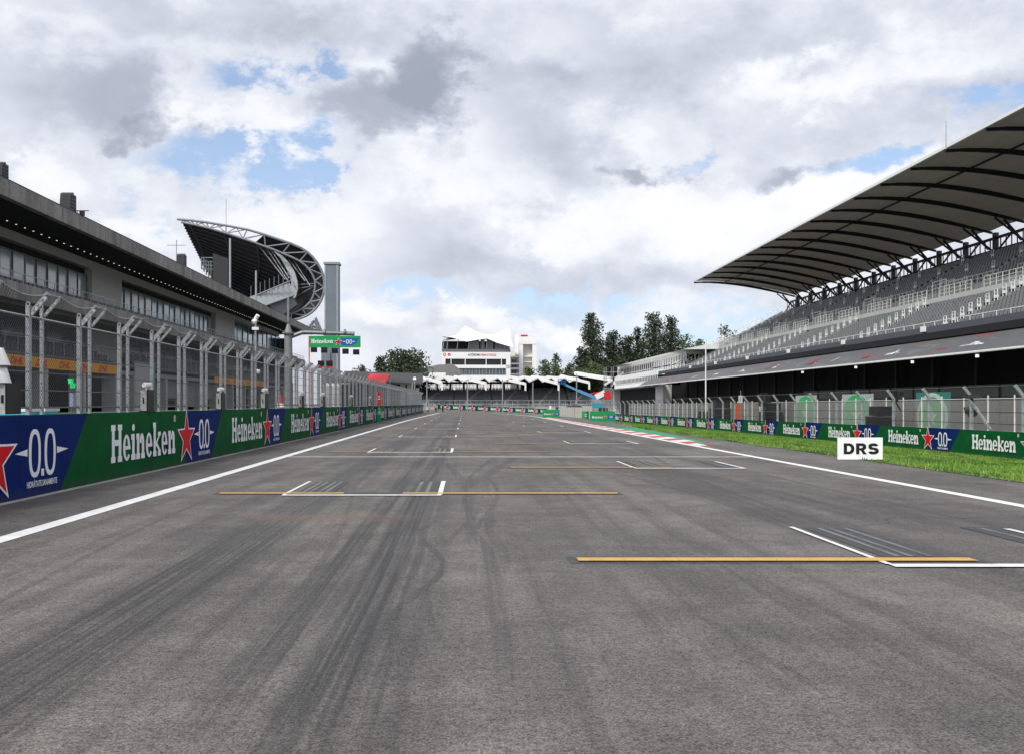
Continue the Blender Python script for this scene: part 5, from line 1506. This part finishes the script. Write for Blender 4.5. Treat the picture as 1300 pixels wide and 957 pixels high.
# ------------------------------------------------------------------ boom lift and umbrella, people
bl = thing('boom_lift', 'blue boom lift with its basket raised over the far track, red and white base', 'boom lift', (at(762, 512, 215).x, 215, -1.4))
def LL(px, py): v = at(px, py, 215); return Vector((v.x - bl.location.x, 0, v.z + 1.4))
b = MB(); b.beam(LL(757, 505), LL(735, 496), .55, .6); b.beam(LL(736, 496.5), LL(715, 487), .4, .42); b.build('boom', mat('boom_blue', (.10, .30, .55), .45), bl)
b = MB(); p = LL(713, 487)
for zz in (0, .5, 1.0): b.beam(p+Vector((-.7, -.4, zz)), p+Vector((.7, -.4, zz)), .08, .08); b.beam(p+Vector((-.7, .4, zz)), p+Vector((.7, .4, zz)), .08, .08)
for sx in (-.7, 0, .7):
    for sy in (-.4, .4): b.beam(p+Vector((sx, sy, 0)), p+Vector((sx, sy, 1.0)), .08, .08)
b.box(p.x-.7, p.x+.7, -.4, .4, p.z-.08, p.z); b.build('basket', lift_blue, bl)
b = MB(); b.box(-1.6, .3, -1, 1, 2.1, 3.1, 0); b.beam(LL(756, 504), LL(768, 498), .9, 1.1, 1); b.build('turret', [mat('teal_metal', (.03, .30, .42)), white_p], bl)
b = MB(); b.box(-.2, 1.4, -1.1, 1.1, .9, 2.2); b.build('counterweight', charcoal, bl)
b = MB(); b.beam(LL(770, 497), LL(772, 507), 1.4, 1.0); b.beam(LL(748, 500), LL(764, 497), .25, .25); b.build('red_cowl', red_p, bl)
b = MB(); b.box(-2.2, 2.0, -1.1, 1.1, .55, .95, 0); b.build('chassis', lift_blue, bl)
for sx in (-1.6, 1.4):
    for sy in (-1.15, 1.15):
        b = MB(); b.tube((sx, sy-.15, .5), (sx, sy+.15, .5), .5, 16); b.build('wheel', black_metal, bl)
um = thing('parasol', 'open dark parasol beside the pale fence at the far bend', 'parasol', (at(729, 0, 200).x, 200, G(20, 200)))
b = MB(); b.tube((0,0,0), (0,0,2.5), .04, 6); b.build('pole', galv, um)
b = MB(); n = 8
for i in range(n):
    a0, a1 = 2*math.pi*i/n, 2*math.pi*(i+1)/n
    b.poly([(0,0,2.6), (1.5*math.cos(a0), 1.5*math.sin(a0), 2.1), (1.5*math.cos(a1), 1.5*math.sin(a1), 2.1)]); b.poly([(1.5*math.cos(a0), 1.5*math.sin(a0), 2.1), (1.5*math.cos(a0), 1.5*math.sin(a0), 1.95), (1.5*math.cos(a1), 1.5*math.sin(a1), 1.95), (1.5*math.cos(a1), 1.5*math.sin(a1), 2.1)])
b.build('canopy', charcoal, um)
# pale screen fence beyond the track on the right
pf = thing('screen_fence', 'pale panel fence behind the parasol and the far grass', 'fence', (0,0,0))
x0, x1 = at(708, 0, 212).x, at(752, 0, 212).x
b = MB()
n = 14
for i in range(n): b.box(x0+(x1-x0)*i/n+.03, x0+(x1-x0)*(i+1)/n-.03, 212, 212.06, -1.4, 1.15)
b.build('panel', mat('screen_pale', (.48, .46, .42)), pf)
b = MB(); [b.tube((x0+(x1-x0)*i/n, 212.1, -1.4), (x0+(x1-x0)*i/n, 212.1, 1.3), .05, 5) for i in range(n+1)]; b.build('post', galv, pf)

def person(label, loc, rz, shirt, pants, crouch=False, arm=0.0, hair=(.02, .015, .01)):
    sk = {'pel': (0,0,.95), 'wai': (0,0,1.12), 'che': (0,0,1.36), 'nek': (0,0,1.50), 'hed': (0,-.01,1.60), 'top': (0,0,1.73),
          'shL': (-.17,0,1.42), 'elL': (-.24,.02,1.14), 'wrL': (-.24,-.08,.90), 'haL': (-.24,-.1,.80), 'shR': (.17,0,1.42), 'elR': (.24,.02,1.14), 'wrR': (.25,-.06,.90), 'haR': (.25,-.09,.80),
          'hiL': (-.09,0,.88), 'knL': (-.10,-.03,.50), 'anL': (-.10,.02,.09), 'toL': (-.11,-.15,.03), 'hiR': (.09,0,.88), 'knR': (.10,-.02,.50), 'anR': (.11,.03,.09), 'toR': (.13,-.14,.03)}
    if arm: sk['elR'] = (.33,-.1,1.3); sk['wrR'] = (.30,-.32,1.42); sk['haR'] = (.29,-.40,1.46)
    if crouch:
        for n_ in sk:
            x, y, z = sk[n_]
            if n_[:2] in ('an', 'to'): continue
            if n_[:2] == 'kn': sk[n_] = (x*1.4, -.34, .50); continue
            sk[n_] = (x, y - max(0, z-.9)*.45, z-.50)
    ra = dict(pel=.15, wai=.135, che=.16, nek=.06, hed=.09, top=.075, shL=.07, elL=.05, wrL=.035, haL=.035, shR=.07, elR=.05, wrR=.035, haR=.035, hiL=.1, knL=.07, anL=.045, toL=.045, hiR=.1, knR=.07, anR=.045, toR=.045)
    ed = [('pel','wai'),('wai','che'),('che','nek'),('nek','hed'),('hed','top'),('che','shL'),('shL','elL'),('elL','wrL'),('wrL','haL'),('che','shR'),('shR','elR'),('elR','wrR'),('wrR','haR'),('pel','hiL'),('hiL','knL'),('knL','anL'),('anL','toL'),('pel','hiR'),('hiR','knR'),('knR','anR'),('anR','toR')]
    nm = list(sk); me = bpy.data.meshes.new('person'); me.from_pydata([sk[n_] for n_ in nm], [(nm.index(a), nm.index(c_)) for a, c_ in ed], [])
    o = bpy.data.objects.new('tmp', me); col.objects.link(o); o.modifiers.new('s', 'SKIN')
    lay = me.skin_vertices[0].data if me.skin_vertices else None
    if lay is None:
        bpy.context.view_layer.objects.active = o
        lay = me.skin_vertices[0].data
    for i, n_ in enumerate(nm): lay[i].radius = (ra[n_], ra[n_]*(.8 if n_ in ('che','wai','pel') else 1)); lay[i].use_root = (n_ == 'pel')
    s = o.modifiers.new('sub', 'SUBSURF'); s.levels = s.render_levels = 1
    dg = bpy.context.evaluated_depsgraph_get(); m2 = bpy.data.meshes.new_from_object(o.evaluated_get(dg)); bpy.data.objects.remove(o)
    for m in (skin_m, shirt, pants, mat('hair', hair), charcoal): m2.materials.append(m)
    off = .5 if crouch else 0
    for p in m2.polygons:
        z = p.center.z; x = abs(p.center.x)
        if crouch: z += .5 if z > .42 else 0
        p.material_index = 3 if z > 1.68 else 0 if z > 1.5 else 4 if p.center.z < .1 else (0 if (x > .2 and z < .98 and z > .7) else 1 if z > .98 else 2)
        p.use_smooth = True
    q = bpy.data.objects.new('person', m2); col.objects.link(q); q.location = loc; q.rotation_euler = (0,0,rz)
    return tag(q, label, 'person')
navy = mat('navy_cloth', (.02, .025, .05)); pink = mat('pink_cloth', (.5, .2, .22)); whc = mat('white_cloth', (.75, .75, .75)); blk = mat('black_cloth', (.012, .012, .014))
try:
    person('person in white shirt and dark trousers crouching at the far left edge line', (-6.9, 196, G(-6, 196)), R(20), whc, blk, True)
    person('person in pink top and dark trousers standing behind the crouching one', (-5.9, 215, G(-6, 215)-.1), R(0), pink, navy)
    person('person in dark clothes and pale cap at the far edge line, nearest the far banners', (-4.4, 212, G(-5, 212)-.15), R(-30), navy, blk)
    person('person in white shirt standing behind the smaller green board', (at(699, 0, 170).x, 170, G(14, 170)), R(10), whc, mat('brown_cloth', (.12, .06, .04)))
    person('person in black standing by the pole behind the smaller green board', (at(707.5, 0, 172).x, 172, G(15, 172)), R(-10), blk, blk, False, 1)
except Exception as ex:
    print('PERSON FAIL', ex)

# ------------------------------------------------------------------ trees
def tree(name, px, py_top, Y, wpx, base_z, lm, label, cat='tree', shape='tall', n=3600, seed=0, group='trees behind the far stands', leaf=.42, low=.28):
    rr = random.Random(seed+int(px)*7)
    X = (px-590)*Y/1340; H = 1.6-(py_top-512)*Y/1340 - base_z; Rw = wpx*Y/1340/2
    root = thing(name, label, cat, (X, Y, base_z), 0, group)
    t = MB(); r0 = max(.25, H*.018)
    pts = [Vector((0,0,0))]
    for j in range(1, 7): pts.append(Vector((rr.uniform(-.25,.25)*Rw*.3, rr.uniform(-.3,.3), H*.92*j/6)))
    for j in range(6): t.tube(pts[j], pts[j+1], r0*(1-j/6.5), 7, 0, r0*(1-(j+1)/6.5))
    c = MB(); lobes = []
    nl = 38 if shape == 'tall' else 26
    for i in range(nl):
        f = low + (1-low)*(i+.5)/nl; a = rr.uniform(0, 2*math.pi)
        if shape == 'tall': env = math.sin(math.pi*min(1, (f-low)/(1-low)*.80+.17))**.5
        elif shape == 'round': env = math.sqrt(max(.02, 1-((f-low)/(1-low)*1.0)**2.2))
        else: env = 1-(f-low)/(1-low)*.85
        d = Rw*env*rr.uniform(.15, .70); lr = Rw*env*rr.uniform(.42, .62)+.5
        p = Vector((math.cos(a)*d, math.sin(a)*d, min(H*f, H-lr*.8))); lobes.append((p, lr))
        tr = pts[min(5, int(f*6*.85))]; t.tube(tr, p, r0*.22, 4, 0, r0*.08)
    wsum = sum(l[1]**2 for l in lobes)
    for p, lr in lobes:
        for _ in range(int(n*lr*lr/wsum)):
            d = Vector((rr.gauss(0,1), rr.gauss(0,1), rr.gauss(0,1))).normalized()*lr*(rr.random()**.40)*rr.uniform(.8, 1.18)
            d.z *= .85
            q = p + d; s = leaf*rr.uniform(.5, 1.3)
            u = Vector((rr.gauss(0,1), rr.gauss(0,1), rr.gauss(0,1))).normalized(); v2 = u.cross(Vector((rr.gauss(0,1), rr.gauss(0,1), rr.gauss(0,1)))).normalized()
            c.poly([q-u*s, q+v2*s*.55, q+u*s, q-v2*s*.55])
    t.build('trunk', bark, root); c.build('crown', lm, root)
    return root
tr = [
 (765, 453, 342, 40, leaf_dark, 'low dark tree filling the gap between the two tallest eucalyptus on the stair tower side', 'round', 3600),
 (787, 450, 346, 36, leaf_dark, 'low dark tree behind the scaffold, below the broad-topped tree', 'round', 3200),
 (815, 449, 348, 40, leaf_dark, 'low dark tree above the start of the white gallery roof', 'round', 3400),
 (842, 444, 346, 44, leaf_dark, 'low dark tree under the twin-topped eucalyptus', 'round', 3600),
 (752, 397, 345, 40, leaf_dark, 'tall dark eucalyptus, the first tall one from the stair tower', 'tall', 5200),
 (778, 419, 350, 40, leaf_dark, 'broad-topped dark tree leaning against the tallest eucalyptus', 'tall', 4200),
 (738, 440, 338, 32, leaf_dark, 'shorter dark tree at the foot of the tallest eucalyptus', 'round', 3600),
 (796, 426, 352, 30, leaf_dark, 'small pointed dark tree between the two tallest groups', 'tall', 3200),
 (810, 415, 356, 25, leaf_dark, 'thin pointed dark tree rising above the gallery roof end', 'tall', 2800),
 (831, 396, 350, 38, leaf_dark, 'tall twin-topped eucalyptus above the white gallery roof', 'tall', 4800),
 (851, 401, 352, 34, leaf_dark, 'dark eucalyptus just behind the twin-topped one', 'tall', 4000),
 (870, 424, 350, 54, leaf_mid, 'rounded mid-green tree above the ridge of the white gallery', 'round', 3800),
 (889, 430, 330, 34, leaf_mid, 'low rounded green tree touching the end of the grandstand', 'round', 3200),
 (922, 412, 310, 36, leaf_pale, 'pale thin-leaved tree showing over the grandstand end rail', 'tall', 1500),
 (753, 458, 332, 34, leaf_mid, 'low round bush-like tree under the tallest eucalyptus', 'round', 2600),
 (706, 448, 385, 32, leaf_mid, 'shaggy mid-green tree behind the folded canopies', 'cone', 2600),
 (692, 456, 380, 34, leaf_mid, 'low green tree beside the stair tower, under the shaggy one', 'round', 2400),
 (672, 465, 375, 24, leaf_mid, 'small green tree at the foot of the stair tower', 'round', 2000),
 (722, 462, 370, 26, leaf_mid, 'low green tree between the shaggy tree and the dark ones', 'round', 2200),
]
for i, (px, py, Y, wp_, lm, lb, shp, n) in enumerate(tr):
    tree('tree', px, py, Y, wp_, -1.2, lm, lb, 'tree', shp, n, i*13+5)
tree('tree', 510, 443, 330, 84, 0, leaf_dark, 'broad dense dark tree crown behind the slate-roofed shed', 'tree', 'round', 9000, 91, None, .5, .2)
tree('tree', 483, 452, 325, 18, 0, leaf_dark, 'narrow dark tree at the edge of the broad dense crown', 'tree', 'tall', 2200, 92, None, .4)
tree('tree', 459, 463, 330, 30, 0, leaf_pale, 'small sparse pale tree between the slab tower and the dense dark tree', 'tree', 'round', 1500, 93, None, .4)
tree('tree', 560, 470, 420, 22, 0, leaf_mid, 'low green tree half hidden behind the rounded hall roof', 'tree', 'round', 1500, 94, None, .4)
